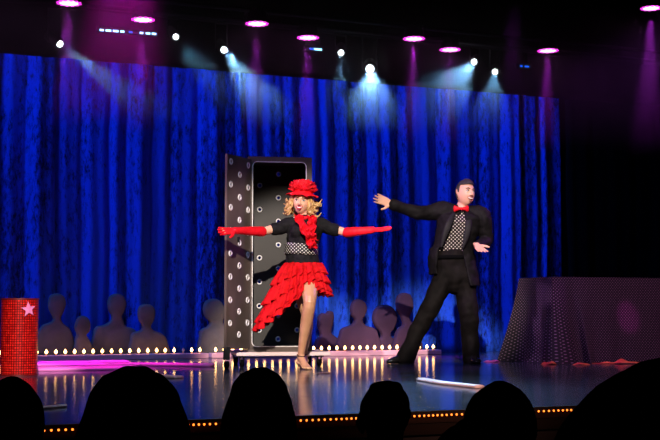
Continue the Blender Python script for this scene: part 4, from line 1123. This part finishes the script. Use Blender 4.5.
pipe('A', 308, 27, 11.55, 'upstage black pipe holding the lower magenta wash lights')
pipe('B', 257, 11, 11.2, 'middle black pipe holding the higher magenta wash lights')
pipe('C', 580, -16, 10.8, 'downstage black pipe above the covered table')
pipe('D', 341, 33, 11.76, 'black pipe nearest the curtain, holding the white spotlights')
def par_light(px, py, key, label, e=1.0):
    Y, zp = pipes[key]; c_ = YP(px, py, Y)
    t_ = thing('wash_light_fixture', label, 'stage light', c_, 0, 'magenta LED wash lights on the pipes')
    r = 0.115
    top = c_ + Vector((0, 0, 0.13))
    bm = bmesh.new(); cyl(bm, c_ + Vector((0, 0, 0.006)), top, r, r * 0.78, n=24); autosharp(_obj('housing', bm, M['black_metal'], t_), 40)
    bm = bmesh.new(); cyl(bm, c_ + Vector((0, 0, 0.0)), c_ + Vector((0, 0, 0.008)), r * 0.78, n=20); ln = _obj('lens', bm, M['lens_pink'], t_)
    for k in range(12):
        a = k * PI / 6; bm = bmesh.new(); cyl(bm, c_ + Vector((math.cos(a) * r * .90, math.sin(a) * r * .90, -0.002)), c_ + Vector((math.cos(a) * r * .90, math.sin(a) * r * .90, 0.007)), r * .13, n=8)
        _obj('led_cell', bm, M['lens_pink2'], t_)
    bm = bmesh.new()
    for s_ in (-1, 1): box(bm, c_ + Vector((s_ * (r + .012), 0, (0.07 + zp - c_.z) / 2 + .02)), (0.006, 0.028, max(.05, zp - c_.z - .05)))
    box(bm, Vector((c_.x, c_.y, zp - 0.005)), (2 * r + .03, 0.028, 0.006)); box(bm, Vector((c_.x, c_.y, zp)), (0.05, .055, 0.05))
    _obj('yoke', bm, M['black_metal'], t_, smooth=False)
    spot(c_ + Vector((0, 0, -0.035)), c_ + Vector((0.0, 0.25, -3)), PINK, 520 * e, 20, 0.8, 0.025)
    return t_
par_light(69, 3.5, 'B', 'magenta wash light at the top left above the leftmost white spotlight')
par_light(143, 20, 'A', 'magenta wash light directly above the blue LED strip')
par_light(257, 24, 'B', 'magenta wash light right of the white spotlight above the cabinet')
par_light(308, 38, 'A', 'magenta wash light above the short blue LED strip')
par_light(414, 39, 'B', 'magenta wash light right of the brightest white spotlight')
par_light(450, 50, 'A', 'magenta wash light left of the angled white spotlight')
par_light(548, 51, 'B', 'magenta wash light above the right end of the blue curtain')
par_light(651, 8.5, 'C', 'magenta wash light at the top right corner')
# one above the frame at x=512
Y, zp = pipes['C']; c_ = YP(512, -14, Y)
spot(c_, c_ + Vector((0, 0, -3)), PINK, 170, 12, 0.9, 0.08)
def moving_head(px, py, aim, label, e=600, deg=15, Y=None, col=(0.24, 0.56, 1.0), lens=M['lens_white'], r=0.033):
    Yd, zp = pipes['D']; Y = Y or Yd; c_ = YP(px, py, Y); d = (Vector(aim) - c_).normalized()
    t_ = thing('spotlight', label, 'spotlight', c_, 0, 'white spotlights on the upstage pipe')
    bm = bmesh.new(); cyl(bm, c_ - d * 0.20, c_ - d * 0.02, r * 1.5, r * 1.65, n=20); cyl(bm, c_ - d * 0.02, c_ + d * 0.012, r * 1.65, r * 1.45, n=20, caps=False)
    autosharp(_obj('housing', bm, M['black_metal'], t_), 40)
    bm = bmesh.new(); ball(bm, c_ - d * 0.004, r, 16); _obj('lens', bm, lens, t_)
    bm = bmesh.new(); m_ = c_ - d * 0.1
    for s_ in (-1, 1): box(bm, Vector((m_.x + s_ * (r * 1.9), m_.y, (m_.z - .03 + zp) / 2)), (0.008, 0.03, zp - m_.z + .03))
    box(bm, Vector((m_.x, (m_.y + Yd) / 2, zp - 0.004)), (r * 4, abs(m_.y - Yd) + 0.05, 0.012)); _obj('yoke', bm, M['black_metal'], t_, smooth=False)
    spot(c_ + d * (r + 0.006), aim, col, e, deg, 0.5, 0.03)
MH = lambda px, py, ax, ay, ad, lab, **k: moving_head(px, py, HP(ax, ay, ad), lab, **k)
MH(60, 44, 200, 150, 10.6, 'leftmost white spotlight, above the left end of the curtain', e=650, deg=16)
MH(176, 37, 280, 160, 10.2, 'small white spotlight left of the beam above the cabinet', e=200, deg=16, r=.03)
MH(224, 50, 300, 160, 10.4, 'white spotlight sending a pale blue beam down beside the cabinet top', e=1200, deg=20)
MH(341, 53, 343, 200, 10.0, 'white spotlight left of the brightest one', e=110, deg=18)
MH(370, 69, 385, 398, 6.9, 'brightest and lowest central white spotlight facing the audience', e=1250, deg=24, r=.046)
MH(474, 62, 385, 165, 9.8, 'angled white spotlight with a wide beam to the lower left', e=800, deg=20, r=.034)
MH(495, 72, 482, 200, 10.2, 'rightmost white spotlight, beside the angled one', e=260, deg=18)
# blue LED strips
def strip(px0, py0, px1, py1, cells, label):
    Y = pipes['D'][0] - 0.05; a = YP(px0, py0, Y); b_ = YP(px1, py1, Y); zp = pipes['D'][1]
    t_ = thing('led_strip', label, 'LED strip', (a + b_) / 2, 0); d = (b_ - a); L_ = d.length; d.normalize()
    bm = bmesh.new(); cyl(bm, a - d * .03 + Vector((0, .03, .012)), b_ + d * .03 + Vector((0, .03, .012)), 0.03, n=12); _obj('housing', bm, M['black_metal'], t_)
    for s_, w, mt in cells:
        bm = bmesh.new(); c_ = a + d * L_ * s_; box(bm, c_ + Vector((0, -0.003, 0)), (w, 0.01, 0.02), bev=.003); _obj('led_cell', bm, mt, t_, smooth=False)
    bm = bmesh.new()
    for p in (a, b_): box(bm, Vector((p.x, Y + .04, (p.z + zp) / 2 + .01)), (0.015, 0.015, abs(zp - p.z) + .02))
    _obj('bracket', bm, M['black_metal'], t_, smooth=False)
strip(100, 30, 155, 34, [(.03, .04, M['lens_blue']), (.15, .055, M['lens_blue']), (.28, .055, M['lens_blue']), (.40, .04, M['lens_blue']), (.55, .04, M['lens_blue2']), (.75, .035, M['lens_blue']), (.87, .045, M['lens_blue']), (.98, .045, M['lens_blue'])], 'row of bright blue LED cells at the upper left')
strip(308, 48.5, 322, 49.8, [(.25, .05, M['lens_blue2']), (.7, .09, M['lens_blue'])], 'short blue LED strip beneath a magenta wash light')
strip(519, 66, 530, 66.8, [(.2, .03, M['lens_blue2']), (.7, .06, M['lens_blue2'])], 'dim blue LED strip right of the spotlights')

# haze in the upper air
bm = quadbox(XL + .05, XR - .05, 10.3, 11.86, 2.2, 3.75)
hz_ = _obj('haze', bm, None, smooth=False); hz_.data.materials.clear()
m = bpy.data.materials.new('stage_haze'); m.use_nodes = True; nt = m.node_tree; nt.nodes.clear()
out = nt.nodes.new('ShaderNodeOutputMaterial'); vol = nt.nodes.new('ShaderNodeVolumeScatter')
vol.inputs['Color'].default_value = (1, 1, 1, 1); vol.inputs['Anisotropy'].default_value = 0.35
geo = nt.nodes.new('ShaderNodeNewGeometry'); sep = nt.nodes.new('ShaderNodeSeparateXYZ'); nt.links.new(geo.outputs['Position'], sep.inputs[0])
mr = nt.nodes.new('ShaderNodeMapRange'); mr.inputs['From Min'].default_value = 2.25; mr.inputs['From Max'].default_value = 3.2; mr.inputs['To Min'].default_value = 0.0; mr.inputs['To Max'].default_value = 1.0
nt.links.new(sep.outputs['Z'], mr.inputs['Value'])
nz = nt.nodes.new('ShaderNodeTexNoise'); nz.inputs['Scale'].default_value = 1.6; nz.inputs['Detail'].default_value = 3; nt.links.new(geo.outputs['Position'], nz.inputs['Vector'])
m2 = nt.nodes.new('ShaderNodeMapRange'); m2.inputs['From Min'].default_value = 0.35; m2.inputs['From Max'].default_value = 0.7; m2.inputs['To Min'].default_value = 0.65; m2.inputs['To Max'].default_value = 1.4
nt.links.new(nz.outputs['Fac'], m2.inputs['Value'])
mu = nt.nodes.new('ShaderNodeMath'); mu.operation = 'MULTIPLY'; nt.links.new(mr.outputs[0], mu.inputs[0]); nt.links.new(m2.outputs[0], mu.inputs[1])
mu2 = nt.nodes.new('ShaderNodeMath'); mu2.operation = 'MULTIPLY'; mu2.inputs[1].default_value = 0.08; nt.links.new(mu.outputs[0], mu2.inputs[0])
nt.links.new(mu2.outputs[0], vol.inputs['Density']); nt.links.new(vol.outputs[0], out.inputs['Volume'])
hz_.data.materials.append(m); tag(hz_, 'thin theatrical haze catching the light beams under the pipes', 'haze', kind='stuff')

# blue wash on the curtain (fixtures above the frame)
for x_ in [-6.0 + 1.15 * k for k in range(12)]:
    area((x_, 12.12, 5.3), (x_ + 3.2, CY, 0.4), (0.010, 0.16, 1.0), 9.5, 0.3, 0.12).data.spread = math.radians(58)
# magenta side light low on the right and left
spot(YP(628, 318, ncor.y) + Vector((-1.2, -3.0, 2.5)), YP(628, 318, ncor.y), (1, .08, .8), 330, 4.2, 0.6, 0.02)
# follow spots from the back of the house
tw = HP(303, 270, 10.8); tm = HP(439, 262, 11.8)
spot((-3.3, -8.0, 8.6), tw, (1.0, 0.84, 0.70), 27000, 5.9, 0.35, 0.10)
spot((-4.1, -8.0, 10.0), tm, (1.0, 0.84, 0.72), 30000, 5.0, 0.6, 0.10)
# added soft front fill without a fixture, brightening the stage floor
area((2.0, 5.5, 5.2), (3.2, 8.6, 0.0), (0.38, 0.55, 1.0), 26, 3.0, 0.6).data.spread = math.radians(70)
# magenta back light
spot((11.5, 9.9, 4.9), HP(450, 235, 11.8), (0.65, 0.12, 1.0), 700, 24, 0.6, 0.1)
spot((-3.3, 10.2, 4.9), HP(303, 225, 10.8), (0.85, 0.40, 1.0), 1500, 18, 0.6, 0.1)
spot((-1.2, -6.0, 8.2), c0d + Vector((0, 0, 0.3)), (1.0, 0.8, 0.75), 16000, 3.2, 0.5, 0.1)  # added warm front spot, unseen, to brighten the drum
spot(ncor + Vector((0.9, -4.2, 4.6)), ncor + Vector((1.0, 0, 0.4)), (1.0, 0.42, 0.85), 420, 30, 0.8, 0.1)  # added magenta spot from above the front, lifting the dim tablecloth
spot(ncor + Vector((-2.4, -1.0, 4.6)), ncor + Vector((0.0, 0.4, 0.4)), (0.6, 0.15, 1.0), 240, 22, 0.8, 0.1)  # added purple spot that tints the table's left end
spot((-2.5, -6.0, 7.0), G(425, 390), (1.0, 0.80, 0.72), 9000, 7.0, 0.9, 0.3)  # added warm front spot, no fixture, for the stick and middle of the floor
# magenta pool on the boards by the drum
spot(G(95, 366) + Vector((0.2, -0.6, 4.6)), G(90, 366), (1, 0.02, 0.75), 1300, 30, 0.7, 0.1)

w = bpy.data.worlds.new('World'); sc.world = w; w.use_nodes = True
w.node_tree.nodes['Background'].inputs[0].default_value = (0.0, 0.0, 0.0, 1); w.node_tree.nodes['Background'].inputs[1].default_value = 1.0

cd = bpy.data.cameras.new('camera'); cam = bpy.data.objects.new('camera', cd); COL.objects.link(cam)
cam.location = CAM; cam.rotation_euler = (PI / 2 + PITCH, 0, -YAW); cd.sensor_width = 36; cd.lens = F * 36 / 660; cd.clip_start = 0.05; cd.clip_end = 100
sc.camera = cam
sc.view_settings.view_transform = 'Standard'; sc.view_settings.look = 'None'; sc.view_settings.exposure = 0; sc.view_settings.gamma = 1
sc.cycles.use_denoising = True
sc.cycles.max_bounces = 6; sc.cycles.volume_bounces = 0
sc.cycles.sample_clamp_indirect = 4
